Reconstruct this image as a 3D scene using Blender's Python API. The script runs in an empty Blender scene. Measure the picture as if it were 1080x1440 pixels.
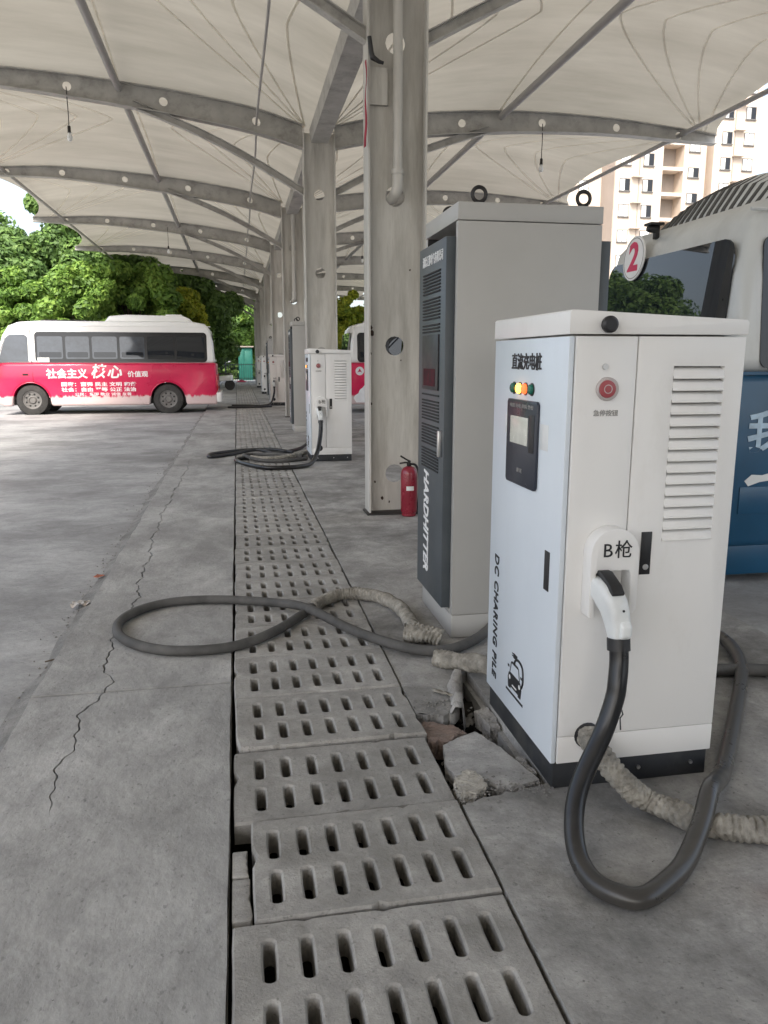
import bpy, bmesh, math, random
import numpy as np
from mathutils import Vector, Matrix
from mathutils.geometry import tessellate_polygon
R = math.radians
random.seed(7)
rng = np.random.default_rng(11)
S = bpy.context.scene
COL = S.collection

# ------------------------------------------------------------------ camera
cam = bpy.data.cameras.new('camera')
cam.sensor_fit = 'VERTICAL'; cam.sensor_height = 36.0
cam.lens = 1085 / 1440 * 36.0
cam.clip_start = 0.05; cam.clip_end = 1500
camo = bpy.data.objects.new('camera', cam); COL.objects.link(camo)
camo.location = (0, 0, 1.45)
camo.rotation_euler = (R(90 - 11.208), 0, R(-10.6))
S.camera = camo
# ------------------------------------------------------------------ sky and sun
SUN_EL, SUN_AZ = 48, 202          # azimuth clockwise from +Y: behind the camera, a little left
w = bpy.data.worlds.new('World'); S.world = w; w.use_nodes = True
nt = w.node_tree; nt.nodes.clear()
sky = nt.nodes.new('ShaderNodeTexSky'); sky.sky_type = 'NISHITA'; sky.sun_disc = False
sky.sun_elevation = R(SUN_EL); sky.sun_rotation = R(SUN_AZ)
sky.dust_density = 4.0; sky.air_density = 1.0; sky.ozone_density = 1.0
hs = nt.nodes.new('ShaderNodeHueSaturation'); hs.inputs['Saturation'].default_value = 0.68
bg = nt.nodes.new('ShaderNodeBackground'); bg.inputs[1].default_value = 0.15
wo = nt.nodes.new('ShaderNodeOutputWorld')
nt.links.new(sky.outputs[0], hs.inputs['Color']); nt.links.new(hs.outputs[0], bg.inputs[0]); nt.links.new(bg.outputs[0], wo.inputs[0])
sl = bpy.data.lights.new('sun', 'SUN'); sl.energy = 1.5; sl.angle = R(12); sl.color = (1.0, 0.93, 0.82)
so = bpy.data.objects.new('sun', sl); COL.objects.link(so)
_d = Vector((math.sin(R(SUN_AZ)) * math.cos(R(SUN_EL)), math.cos(R(SUN_AZ)) * math.cos(R(SUN_EL)), math.sin(R(SUN_EL))))
so.rotation_euler = (-_d).to_track_quat('-Z', 'Y').to_euler(); so.location = (0, -10, 30)
S.view_settings.view_transform = 'Standard'; S.view_settings.look = 'None'
S.view_settings.exposure = 1.45; S.view_settings.gamma = 1.0
S.view_settings.use_curve_mapping = False
S.cycles.use_denoising = True
S.cycles.max_bounces = 8; S.cycles.diffuse_bounces = 5; S.cycles.glossy_bounces = 4
S.cycles.caustics_reflective = False; S.cycles.caustics_refractive = False
S.cycles.sample_clamp_indirect = 6

# ------------------------------------------------------------------ materials
def nd(t, k, **kw):
    n = t.nodes.new(k)
    for a, v in kw.items():
        if a.startswith('i_'): n.inputs[a[2:].replace('_', ' ')].default_value = v
        else: setattr(n, a, v)
    return n
def rgb(c): return (c[0], c[1], c[2], 1.0)
def mat(name, c, rough=0.5, metal=0.0, var=0.15, scale=6.0, bump=0.0, bscale=60.0, stretch=(1, 1, 1),
        dirt=None, dscale=2.0, damt=0.5, spec=0.5, rand=0.0, grain=0.0, pits=0.0, off=True, coat=0.0, emit=None, estr=0.0, thresh=(0.5, 0.75)):
    m = bpy.data.materials.new(name); m.use_nodes = True
    t = m.node_tree; L = t.links.new
    p = t.nodes['Principled BSDF']
    p.inputs['Roughness'].default_value = rough; p.inputs['Metallic'].default_value = metal
    p.inputs['Specular IOR Level'].default_value = spec; p.inputs['Coat Weight'].default_value = coat
    tc = nd(t, 'ShaderNodeTexCoord'); mp = nd(t, 'ShaderNodeMapping'); mp.inputs['Scale'].default_value = stretch
    oi = nd(t, 'ShaderNodeObjectInfo')
    ad = nd(t, 'ShaderNodeVectorMath', operation='ADD')
    sc = nd(t, 'ShaderNodeVectorMath', operation='SCALE'); sc.inputs[0].default_value = (17, 31, 23)
    if off: L(oi.outputs['Random'], sc.inputs['Scale'])
    else: sc.inputs['Scale'].default_value = 0
    L(tc.outputs['Object'], mp.inputs[0])
    L(mp.outputs[0], ad.inputs[0]); L(sc.outputs[0], ad.inputs[1])
    n1 = nd(t, 'ShaderNodeTexNoise', i_Scale=scale, i_Detail=7.0, i_Roughness=0.62)
    L(ad.outputs[0], n1.inputs['Vector'])
    r1 = nd(t, 'ShaderNodeMapRange'); r1.inputs[1].default_value = 0.36; r1.inputs[2].default_value = 0.64
    r1.inputs[3].default_value = 1 - var; r1.inputs[4].default_value = 1 + var
    L(n1.outputs['Fac'], r1.inputs[0])
    mu = nd(t, 'ShaderNodeVectorMath', operation='SCALE'); mu.inputs[0].default_value = c[:3]
    L(r1.outputs[0], mu.inputs['Scale'])
    out = mu.outputs[0]
    if grain:
        ng = nd(t, 'ShaderNodeTexNoise', i_Scale=scale * 28, i_Detail=4.0, i_Roughness=.7); L(ad.outputs[0], ng.inputs['Vector'])
        rg = nd(t, 'ShaderNodeMapRange'); rg.inputs[1].default_value = .3; rg.inputs[2].default_value = .7
        rg.inputs[3].default_value = 1 - grain; rg.inputs[4].default_value = 1 + grain; L(ng.outputs['Fac'], rg.inputs[0])
        mg = nd(t, 'ShaderNodeVectorMath', operation='SCALE'); L(out, mg.inputs[0]); L(rg.outputs[0], mg.inputs['Scale']); out = mg.outputs[0]
    if pits:
        npn = nd(t, 'ShaderNodeTexNoise', i_Scale=55.0, i_Detail=3.0, i_Roughness=.6); L(ad.outputs[0], npn.inputs['Vector'])
        rp2 = nd(t, 'ShaderNodeMapRange'); rp2.inputs[1].default_value = .62; rp2.inputs[2].default_value = .70; rp2.inputs[3].default_value = 1; rp2.inputs[4].default_value = 1 - pits
        L(npn.outputs['Fac'], rp2.inputs[0])
        nsw = nd(t, 'ShaderNodeTexNoise', i_Scale=3.3, i_Detail=10.0, i_Roughness=.8, i_Distortion=2.2); L(ad.outputs[0], nsw.inputs['Vector'])
        rsw = nd(t, 'ShaderNodeMapRange'); rsw.inputs[1].default_value = .38; rsw.inputs[2].default_value = .62; rsw.inputs[3].default_value = 1 - pits * .45; rsw.inputs[4].default_value = 1 + pits * .45
        L(nsw.outputs['Fac'], rsw.inputs[0])
        mpp = nd(t, 'ShaderNodeMath', operation='MULTIPLY'); L(rp2.outputs[0], mpp.inputs[0]); L(rsw.outputs[0], mpp.inputs[1])
        mps = nd(t, 'ShaderNodeVectorMath', operation='SCALE'); L(out, mps.inputs[0]); L(mpp.outputs[0], mps.inputs['Scale']); out = mps.outputs[0]
    if rand:
        r2 = nd(t, 'ShaderNodeMapRange'); r2.inputs[3].default_value = 1 - rand; r2.inputs[4].default_value = 1 + rand
        L(oi.outputs['Random'], r2.inputs[0])
        m2 = nd(t, 'ShaderNodeVectorMath', operation='SCALE'); L(out, m2.inputs[0]); L(r2.outputs[0], m2.inputs['Scale']); out = m2.outputs[0]
    if dirt:
        n2 = nd(t, 'ShaderNodeTexNoise', i_Scale=dscale, i_Detail=9.0, i_Roughness=0.7)
        L(ad.outputs[0], n2.inputs['Vector'])
        r3 = nd(t, 'ShaderNodeMapRange'); r3.inputs[1].default_value = thresh[0]; r3.inputs[2].default_value = thresh[1]
        r3.inputs[4].default_value = damt; L(n2.outputs['Fac'], r3.inputs[0])
        mx = nd(t, 'ShaderNodeMix', data_type='RGBA'); L(r3.outputs[0], mx.inputs['Factor'])
        L(out, mx.inputs[6]); mx.inputs[7].default_value = rgb(dirt); out = mx.outputs[2]
    L(out, p.inputs['Base Color'])
    if var > 0.05:
        rr = nd(t, 'ShaderNodeMapRange'); rr.inputs[1].default_value = .3; rr.inputs[2].default_value = .7
        rr.inputs[3].default_value = max(0.02, rough * 0.85); rr.inputs[4].default_value = min(1, rough * 1.15)
        L(n1.outputs['Fac'], rr.inputs[0]); L(rr.outputs[0], p.inputs['Roughness'])
    if bump:
        n3 = nd(t, 'ShaderNodeTexNoise', i_Scale=bscale, i_Detail=6.0, i_Roughness=0.65)
        L(ad.outputs[0], n3.inputs['Vector'])
        b = nd(t, 'ShaderNodeBump'); b.inputs['Strength'].default_value = bump; b.inputs['Distance'].default_value = 0.01
        L(n3.outputs['Fac'], b.inputs['Height']); L(b.outputs[0], p.inputs['Normal'])
    if emit:
        p.inputs['Emission Color'].default_value = rgb(emit); p.inputs['Emission Strength'].default_value = estr
    return m

M = {}
M['concrete'] = mat('platform concrete', (.375, .37, .357), .88, spec=.3, var=.17, scale=2.2, bump=.6, bscale=32, off=False, dirt=(.18, .177, .17), dscale=1.0, damt=.75, thresh=(.44, .66), stretch=(1, .6, 1), grain=.08, pits=.35)
M['floor'] = mat('dirty charger floor', (.345, .336, .32), .85, var=.2, scale=2.6, bump=.6, bscale=30, off=False, dirt=(.10, .097, .09), dscale=1.4, damt=.8, thresh=(.44, .66), grain=.08, pits=.4)
M['crumb'] = mat('crumbs', (.19, .182, .17), .95, var=.3, scale=30)
M['kerbdirt'] = mat('dirty kerb mortar', (.20, .195, .185), .9, var=.25, scale=4, bump=.8, bscale=40, dirt=(.09, .085, .075), dscale=3, damt=.8, grain=.1, pits=.4, off=False)
M['road'] = mat('yard concrete', (.37, .37, .366), .95, var=.12, scale=1.3, spec=.2, bump=.4, bscale=30, stretch=(.8, 1, 1), dirt=(.17, .168, .165), dscale=.55, damt=.75, thresh=(.44, .64), grain=.06, pits=.3)
M['slab'] = mat('drain slab concrete', (.345, .333, .312), .86, var=.16, scale=6, bump=.6, bscale=60, dirt=(.19, .182, .163), dscale=3.2, damt=.75, thresh=(.45, .68), rand=.13, grain=.08, pits=.35)
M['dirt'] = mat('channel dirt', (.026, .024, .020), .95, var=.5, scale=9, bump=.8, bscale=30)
M['rubble'] = mat('broken concrete', (.34, .33, .315), .9, pits=.35, grain=.08, var=.18, scale=7, bump=.6, bscale=60, dirt=(.15, .145, .13), dscale=4, damt=.5)
M['stone'] = mat('pale stone', (.38, .36, .32), .9, var=.2, scale=14, bump=.8, bscale=70)
M['brick'] = mat('earthy rubble', (.24, .18, .15), .92, var=.25, scale=8, bump=.8, bscale=40, dirt=(.2, .19, .17), dscale=5, damt=.7)
M['white'] = mat('white powder coat', (.80, .79, .772), .36, var=.012, scale=3, stretch=(1, 1, .4), dirt=(.5, .47, .41), dscale=3.5, damt=.3, thresh=(.52, .76), bump=.03, bscale=9)
M['whiteskylit'] = mat('white paint with skylight tint', (.68, .735, .79), .3, var=.025, scale=3, stretch=(1, 1, .4), dirt=(.56, .56, .54), dscale=3.5, damt=.22, thresh=(.54, .78), bump=.03, bscale=9)  # the charger's white, with blue skylight on the front put into the colour
M['cabgrey'] = mat('grey cabinet paint', (.40, .392, .372), .42, var=.02, scale=2, dirt=(.36, .35, .33), dscale=2.5, damt=.35)
M['cabdark'] = mat('dark door paint', (.068, .080, .090), .42, var=.1, scale=3, dirt=(.11, .12, .125), dscale=3, damt=.4)
M['black'] = mat('black plastic', (.018, .018, .02), .45, var=.2, scale=8)
M['plinth'] = mat('black plinth paint', (.022, .024, .028), .6, var=.3, scale=6, dirt=(.12, .115, .1), dscale=4, damt=.5)
M['navy'] = mat('dark panel', (.022, .027, .042), .3, var=.1, scale=5)
M['screen'] = mat('lit screen', (.36, .36, .33), .25, var=.12, scale=22, emit=(.55, .55, .48), estr=.12)
M['ink'] = mat('black print', (.012, .013, .016), .5, var=0)
M['greyink'] = mat('grey print', (.32, .31, .30), .6, var=0)
M['whiteink'] = mat('white print', (.82, .82, .82), .5, var=.05)
M['paper'] = mat('white sticker', (.74, .75, .74), .5, var=.04)
M['gap'] = mat('dark joint', (.03, .03, .03), .9, var=0)
M['rubber'] = mat('black cable rubber', (.02, .021, .024), .38, var=.25, scale=10)
def m_cable():
    """clean black rubber that carries grey floor dust on the length lying near the floor"""
    m = mat('cable rubber, dusty below', (.009, .0095, .011), .3, var=.25, scale=10)
    t = m.node_tree; L = t.links.new; p = t.nodes['Principled BSDF']; src = p.inputs['Base Color'].links[0].from_socket
    tc = nd(t, 'ShaderNodeTexCoord'); sp = nd(t, 'ShaderNodeSeparateXYZ'); L(tc.outputs['Object'], sp.inputs[0])
    n = nd(t, 'ShaderNodeTexNoise', i_Scale=9.0, i_Detail=7.0, i_Roughness=.7); L(tc.outputs['Object'], n.inputs['Vector'])
    a = nd(t, 'ShaderNodeMath', operation='MULTIPLY_ADD'); a.inputs[1].default_value = .22; L(n.outputs['Fac'], a.inputs[0])
    neg = nd(t, 'ShaderNodeMath', operation='MULTIPLY'); neg.inputs[1].default_value = -1; L(sp.outputs['Z'], neg.inputs[0]); L(neg.outputs[0], a.inputs[2])
    x0 = nd(t, 'ShaderNodeMath', operation='MULTIPLY_ADD'); x0.inputs[1].default_value = .28; L(sp.outputs['X'], x0.inputs[0]); L(a.outputs[0], x0.inputs[2])
    r = nd(t, 'ShaderNodeMapRange'); r.inputs[1].default_value = -.08; r.inputs[2].default_value = .22; r.inputs[4].default_value = .95; L(x0.outputs[0], r.inputs[0])
    mx = nd(t, 'ShaderNodeMix', data_type='RGBA'); L(r.outputs[0], mx.inputs['Factor']); L(src, mx.inputs[6]); mx.inputs[7].default_value = (.095, .088, .078, 1)
    L(mx.outputs[2], p.inputs['Base Color']); return m
M['cablemix'] = m_cable()
M['rubberdust'] = mat('dusty cable rubber', (.075, .073, .07), .75, var=.3, scale=7, dirt=(.14, .135, .125), dscale=6, damt=.7, bump=.2, bscale=80)
M['fabric'] = mat('wrapping cloth', (.33, .312, .275), .95, var=.3, scale=18, bump=1.0, bscale=55, dirt=(.25, .225, .19), dscale=7, damt=.7, spec=.1)
M['gun'] = mat('white gun plastic', (.74, .76, .755), .32, var=.04, scale=8, dirt=(.5, .5, .48), dscale=7, damt=.4)
M['red'] = mat('red enamel', (.25, .016, .034), .28, var=.15, scale=6, coat=.3)
M['redbtn'] = mat('red button', (.36, .075, .085), .35, var=.05)
M['guard'] = mat('milky guard', (.50, .45, .44), .3, var=.05)
M['steelpaint'] = mat('weathered cream steel paint', (.53, .515, .48), .5, var=.16, scale=2.2, stretch=(1.7, 1.7, .22), bump=.08, bscale=40, dirt=(.27, .25, .215), dscale=3.4, damt=.7, thresh=(.47, .70))
M['rust'] = mat('rust', (.05, .032, .024), .9, var=.4, scale=30)
M['arch'] = mat('grey arch paint', (.40, .39, .365), .55, var=.14, scale=3, dirt=(.12, .11, .10), dscale=4, damt=.6, thresh=(.5, .72))
M['tube'] = mat('galvanised tube', (.36, .35, .34), .5, var=.1, scale=5, dirt=(.18, .16, .14), dscale=5, damt=.4)
M['pvc'] = mat('grey drain pipe', (.50, .485, .45), .42, var=.1, scale=3, stretch=(1, 1, .3), dirt=(.3, .27, .22), dscale=4, damt=.5)
M['darkmetal'] = mat('dark iron', (.03, .028, .027), .5, metal=.4, var=.3, scale=10)
M['chrome'] = mat('bare metal', (.62, .62, .62), .3, metal=.9, var=.05)
M['glass'] = mat('dark vehicle glass', (.012, .015, .02), .012, var=.0, spec=.6)
M['glassband'] = mat('black window band', (.014, .015, .018), .15, var=.0)
M['glasspane'] = mat('tinted pane', (.035, .043, .056), .05, var=.3, scale=2.5, spec=.9)
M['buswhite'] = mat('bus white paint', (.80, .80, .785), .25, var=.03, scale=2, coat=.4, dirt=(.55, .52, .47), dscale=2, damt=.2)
M['buswhiteshade'] = mat('dirty bus white with shade', (.60, .615, .61), .32, var=.05, scale=2, coat=.2, dirt=(.36, .36, .34), dscale=2.2, damt=.45, stretch=(1, 1, .5))  # bus white greyed for the shade on the near bus, plus some dirt
M['busblue'] = mat('bus blue wrap', (.007, .068, .145), .35, var=.1, scale=2, dirt=(.03, .08, .16), dscale=2.5, damt=.5, coat=.2)
M['tyre'] = mat('tyre rubber', (.035, .034, .033), .85, var=.3, scale=14, dirt=(.1, .095, .085), dscale=6, damt=.5)
M['rim'] = mat('wheel rim steel', (.17, .165, .16), .5, metal=.2, var=.15, scale=9, dirt=(.15, .13, .11), dscale=6, damt=.6)
M['slotgrey'] = mat('louvre slot', (.085, .083, .08), .8, var=.1)
M['chassis'] = mat('underbody black', (.02, .02, .02), .85, var=.2)
M['taillamp'] = mat('red lamp lens', (.36, .012, .02), .2, var=.1)
M['bark'] = mat('bark', (.085, .065, .048), .9, var=.35, scale=9, bump=.8, bscale=25)
M['wallpink'] = mat('apartment render', (.60, .51, .425), .85, var=.05, scale=.3, dirt=(.55, .43, .35), dscale=.25, damt=.35)
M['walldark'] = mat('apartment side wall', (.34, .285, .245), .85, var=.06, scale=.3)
M['winframe'] = mat('window frame', (.13, .125, .12), .5, var=0)
M['winpane'] = mat('window pane', (.78, .82, .82), .12, var=.15, scale=.35, rand=.3)
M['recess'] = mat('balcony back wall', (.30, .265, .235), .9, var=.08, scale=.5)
M['fence'] = mat('fence iron', (.03, .04, .045), .6, var=.1)
M['greenpaint'] = mat('green sheet metal', (.015, .13, .10), .5, var=.1, scale=3)
M['ribbon'] = mat('red ribbon', (.30, .015, .04), .7, var=.2, scale=9)
M['foil'] = mat('crumpled wrapper', (.45, .42, .38), .4, var=.4, scale=30, dirt=(.3, .12, .08), dscale=30, damt=.8)
M['leafred'] = mat('dry red leaf', (.28, .09, .05), .8, var=.4, scale=30)

def m_membrane(name='canopy membrane', k=1.0, fac=.2):
    m = bpy.data.materials.new(name); m.use_nodes = True
    t = m.node_tree; L = t.links.new; t.nodes.clear()
    o = nd(t, 'ShaderNodeOutputMaterial'); mx = nd(t, 'ShaderNodeMixShader'); mx.inputs[0].default_value = fac
    d = nd(t, 'ShaderNodeBsdfDiffuse'); tr = nd(t, 'ShaderNodeBsdfTranslucent')
    tc = nd(t, 'ShaderNodeTexCoord')
    n = nd(t, 'ShaderNodeTexNoise', i_Scale=.8, i_Detail=9.0, i_Roughness=.65)
    mp = nd(t, 'ShaderNodeMapping'); mp.inputs['Scale'].default_value = (.5, 2.2, 1)
    L(tc.outputs['Object'], mp.inputs[0]); L(mp.outputs[0], n.inputs['Vector'])
    cr = nd(t, 'ShaderNodeValToRGB'); cr.color_ramp.elements[0].position = .3; cr.color_ramp.elements[1].position = .72
    cr.color_ramp.elements[0].color = (.41 * k, .382 * k, .315 * k, 1); cr.color_ramp.elements[1].color = (.555 * k, .522 * k, .44 * k, 1)
    L(n.outputs['Fac'], cr.inputs[0]); L(cr.outputs[0], d.inputs[0]); L(cr.outputs[0], tr.inputs[0])
    L(d.outputs[0], mx.inputs[1]); L(tr.outputs[0], mx.inputs[2]); L(mx.outputs[0], o.inputs[0])
    return m
M['membrane'] = m_membrane()
M['seam'] = m_membrane('welded membrane seam', 1.75, .04)

def m_leaf(name, dark, light, yellow):
    m = bpy.data.materials.new(name); m.use_nodes = True
    t = m.node_tree; L = t.links.new; t.nodes.clear()
    o = nd(t, 'ShaderNodeOutputMaterial'); mx = nd(t, 'ShaderNodeMixShader'); mx.inputs[0].default_value = .3
    d = nd(t, 'ShaderNodeBsdfPrincipled'); d.inputs['Roughness'].default_value = .55; d.inputs['Specular IOR Level'].default_value = .35
    tr = nd(t, 'ShaderNodeBsdfTranslucent')
    g = nd(t, 'ShaderNodeNewGeometry'); tc = nd(t, 'ShaderNodeTexCoord')
    n = nd(t, 'ShaderNodeTexNoise', i_Scale=.7, i_Detail=3.0); L(tc.outputs['Object'], n.inputs['Vector'])
    a = nd(t, 'ShaderNodeMath', operation='MULTIPLY_ADD'); a.inputs[1].default_value = .45; a.inputs[2].default_value = -.22
    L(g.outputs['Random Per Island'], a.inputs[0])
    b = nd(t, 'ShaderNodeMath', operation='ADD'); L(n.outputs['Fac'], b.inputs[0]); L(a.outputs[0], b.inputs[1])
    cr = nd(t, 'ShaderNodeValToRGB')
    cr.color_ramp.elements[0].position = .3; cr.color_ramp.elements[1].position = .78
    cr.color_ramp.elements[0].color = rgb(dark); cr.color_ramp.elements[1].color = rgb(yellow)
    e = cr.color_ramp.elements.new(.55); e.color = rgb(light)
    L(b.outputs[0], cr.inputs[0]); L(cr.outputs[0], d.inputs['Base Color']); L(cr.outputs[0], tr.inputs[0])
    L(d.outputs[0], mx.inputs[1]); L(tr.outputs[0], mx.inputs[2]); L(mx.outputs[0], o.inputs[0])
    return m
M['leafdark'] = m_leaf('dark foliage', (.10, .175, .055), (.155, .265, .07), (.22, .34, .085))
M['leaf'] = m_leaf('green foliage', (.10, .19, .04), (.19, .33, .06), (.29, .43, .085))
M['leafyellow'] = m_leaf('yellow green foliage', (.17, .25, .03), (.37, .43, .045), (.55, .55, .07))

def m_redwrap():
    """Printed wrap: red with a pale printed skyline band near the sill."""
    m = mat('bus red wrap', (.58, .012, .075), .3, var=.12, scale=1.2, coat=.3)
    t = m.node_tree; L = t.links.new; p = t.nodes['Principled BSDF']
    src = p.inputs['Base Color'].links[0].from_socket
    tc = nd(t, 'ShaderNodeTexCoord'); sp = nd(t, 'ShaderNodeSeparateXYZ'); L(tc.outputs['Object'], sp.inputs[0])
    mp = nd(t, 'ShaderNodeMapping'); mp.inputs['Scale'].default_value = (4.5, .02, 1.2); L(tc.outputs['Object'], mp.inputs[0])
    n = nd(t, 'ShaderNodeTexNoise', i_Scale=1.5, i_Detail=6.0, i_Roughness=.75); L(mp.outputs[0], n.inputs['Vector'])
    a = nd(t, 'ShaderNodeMath', operation='MULTIPLY_ADD'); a.inputs[1].default_value = .34; a.inputs[2].default_value = .33
    L(n.outputs['Fac'], a.inputs[0])
    s = nd(t, 'ShaderNodeMath', operation='SUBTRACT'); L(a.outputs[0], s.inputs[0]); L(sp.outputs['Z'], s.inputs[1])
    r = nd(t, 'ShaderNodeMapRange'); r.inputs[1].default_value = -.02; r.inputs[2].default_value = .03; r.inputs[4].default_value = .85
    L(s.outputs[0], r.inputs[0])
    x = nd(t, 'ShaderNodeMix', data_type='RGBA'); L(r.outputs[0], x.inputs['Factor']); L(src, x.inputs[6]); x.inputs[7].default_value = (.66, .6, .58, 1)
    L(x.outputs[2], p.inputs['Base Color'])
    return m
M['redwrap'] = m_redwrap()

# ------------------------------------------------------------------ builders
class B:
    def __init__(s): s.v = []; s.f = []; s.sm = []
    def add(s, vs, fs, smooth=False):
        o = len(s.v); s.v += [tuple(map(float, p)) for p in vs]; s.f += [tuple(i + o for i in f) for f in fs]; s.sm += [smooth] * len(fs); return s
    def box(s, x0, x1, y0, y1, z0, z1):
        return s.add([(x0, y0, z0), (x1, y0, z0), (x1, y1, z0), (x0, y1, z0), (x0, y0, z1), (x1, y0, z1), (x1, y1, z1), (x0, y1, z1)],
                     [(3, 2, 1, 0), (4, 5, 6, 7), (0, 1, 5, 4), (1, 2, 6, 5), (2, 3, 7, 6), (3, 0, 4, 7)])
    def prism(s, pts, ext, axis=1, smooth=False):
        """polygon pts (2D in the other two axes) extruded between ext[0] and ext[1] on axis"""
        n = len(pts)
        def mk(p, e): q = [p[0], p[1]]; q.insert(axis, e); return tuple(q)
        a = [mk(p, ext[0]) for p in pts]; b = [mk(p, ext[1]) for p in pts]
        tri = tessellate_polygon([[Vector((p[0], p[1], 0)) for p in pts]])
        fs = [tuple(t) for t in tri] + [tuple(i + n for i in reversed(t)) for t in tri]
        fs += [(i, (i + 1) % n, (i + 1) % n + n, i + n) for i in range(n)]
        return s.add(a + b, fs, smooth)
    def ngon_prism(s, pts, ext, axis=1):
        n = len(pts)
        def mk(p, e): q = [p[0], p[1]]; q.insert(axis, e); return tuple(q)
        a = [mk(p, ext[0]) for p in pts]; b = [mk(p, ext[1]) for p in pts]
        fs = [tuple(range(n)), tuple(range(2 * n - 1, n - 1, -1))] + [(i, (i + 1) % n, (i + 1) % n + n, i + n) for i in range(n)]
        return s.add(a + b, fs)
    def tube(s, pts, r, n=10, caps=True, smooth=True):
        pts = [Vector(p) for p in pts]; N = len(pts)
        rr = r if hasattr(r, '__len__') else [r] * N
        t0 = (pts[1] - pts[0]).normalized()
        up = Vector((0, 0, 1)) if abs(t0.z) < .9 else Vector((1, 0, 0))
        nx = t0.cross(up).normalized(); vs = []; fs = []
        for i, p in enumerate(pts):
            t = (pts[min(i + 1, N - 1)] - pts[max(i - 1, 0)]).normalized()
            nx = (nx - t * nx.dot(t)).normalized(); ny = t.cross(nx)
            for k in range(n):
                a = 2 * math.pi * k / n; vs.append(p + (nx * math.cos(a) + ny * math.sin(a)) * rr[i])
        for i in range(N - 1):
            for k in range(n):
                fs.append((i * n + k, i * n + (k + 1) % n, (i + 1) * n + (k + 1) % n, (i + 1) * n + k))
        s.add(vs, fs, smooth)
        if caps: s.f += [tuple(len(s.v) - N * n + k for k in reversed(range(n))), tuple(len(s.v) - n + k for k in range(n))]; s.sm += [False, False]
        return s
    def lathe(s, c, prof, n=24, axis='z', smooth=True, caps=True):
        """prof: (radius, height) pairs along the axis from c"""
        vs = []; fs = []
        for r, h in prof:
            for k in range(n):
                a = 2 * math.pi * k / n; p = (r * math.cos(a), r * math.sin(a), h)
                if axis == 'y': p = (p[0], p[2], p[1])
                if axis == 'x': p = (p[2], p[0], p[1])
                vs.append((c[0] + p[0], c[1] + p[1], c[2] + p[2]))
        m = len(prof)
        for i in range(m - 1):
            for k in range(n): fs.append((i * n + k, i * n + (k + 1) % n, (i + 1) * n + (k + 1) % n, (i + 1) * n + k))
        s.add(vs, fs, smooth)
        if not caps: return s
        o = len(s.v) - m * n
        s.f += [tuple(o + k for k in reversed(range(n))), tuple(o + (m - 1) * n + k for k in range(n))]; s.sm += [False, False]
        return s
    def mesh(s, name, m, bevel=0, seg=2, angle=30, sharp=True):
        me = bpy.data.meshes.new(name); me.from_pydata(s.v, [], s.f); me.update()
        me.polygons.foreach_set('use_smooth', s.sm)
        bm = bmesh.new(); bm.from_mesh(me)
        bmesh.ops.remove_doubles(bm, verts=bm.verts, dist=1e-5)
        bmesh.ops.recalc_face_normals(bm, faces=bm.faces)
        if bevel:
            es = [e for e in bm.edges if len(e.link_faces) == 2 and e.calc_face_angle(0) > R(angle)]
            bmesh.ops.bevel(bm, geom=es, offset=bevel, segments=seg, affect='EDGES', profile=.5, clamp_overlap=True)
            for f in bm.faces: f.smooth = True
        bm.to_mesh(me); bm.free()
        if sharp: me.set_sharp_from_angle(angle=R(38))
        if m is not None: me.materials.append(m)
        return me
    def build(s, name, m, parent=None, **kw):
        return link(name, s.mesh(name, m, **kw), parent)

def link(name, me, parent=None, loc=None, rot=None):
    o = bpy.data.objects.new(name, me); COL.objects.link(o)
    if parent is not None: o.parent = parent
    if loc is not None: o.location = loc
    if rot is not None: o.rotation_euler = rot
    return o
def tag(o, label=None, cat=None, group=None, kind=None):
    if label: o['label'] = label
    if cat: o['category'] = cat
    if group: o['group'] = group
    if kind: o['kind'] = kind
    return o
def thing(name, label, cat, loc=(0, 0, 0), rz=0, group=None):
    o = bpy.data.objects.new(name, None); COL.objects.link(o)
    o.location = loc; o.rotation_euler = (0, 0, rz); o.empty_display_size = .2
    return tag(o, label, cat, group)
def copy_tree(o, parent=None):
    c = o.copy(); COL.objects.link(c); c.parent = parent
    for ch in list(o.children): copy_tree(ch, c)
    return c
def crom(pts, n=8):
    """smooth curve through points"""
    P = [Vector(p) for p in pts]; out = []
    for i in range(len(P) - 1):
        a = P[max(i - 1, 0)]; b = P[i]; c = P[i + 1]; d = P[min(i + 2, len(P) - 1)]
        for k in range(n):
            t = k / n
            out.append(.5 * ((2 * b) + (c - a) * t + (2 * a - 5 * b + 4 * c - d) * t * t + (3 * b - a - 3 * c + d) * t ** 3))
    out.append(P[-1]); return out
VL = bpy.context.view_layer
def text(name, body, org, xd, yd, size, m, parent, ext=.0012, bold=0.0, shear=0.0, sx=1.0, align='CENTER', spacing=1.0, width=None):
    cu = bpy.data.curves.new(name, 'FONT'); cu.body = body; cu.size = size; cu.align_x = align; cu.align_y = 'CENTER'
    cu.extrude = ext; cu.offset = bold; cu.shear = shear; cu.space_character = spacing; cu.resolution_u = 3
    t = bpy.data.objects.new(name, cu); COL.objects.link(t)
    dg = bpy.context.evaluated_depsgraph_get(); dg.update()
    me = bpy.data.meshes.new_from_object(t.evaluated_get(dg))
    bpy.data.objects.remove(t); bpy.data.curves.remove(cu)
    if width and len(me.vertices):
        xs = [v.co.x for v in me.vertices]; sx = width / max(1e-4, max(xs) - min(xs))
    X = Vector(xd).normalized(); Y = Vector(yd).normalized(); N = X.cross(Y)
    mt = Matrix((X, Y, N)).transposed().to_4x4(); mt.translation = Vector(org)
    me.transform(mt @ Matrix.Diagonal((sx, 1, 1, 1)))
    me.name = name; me.materials.clear(); me.materials.append(m)
    return link(name, me, parent)
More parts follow.
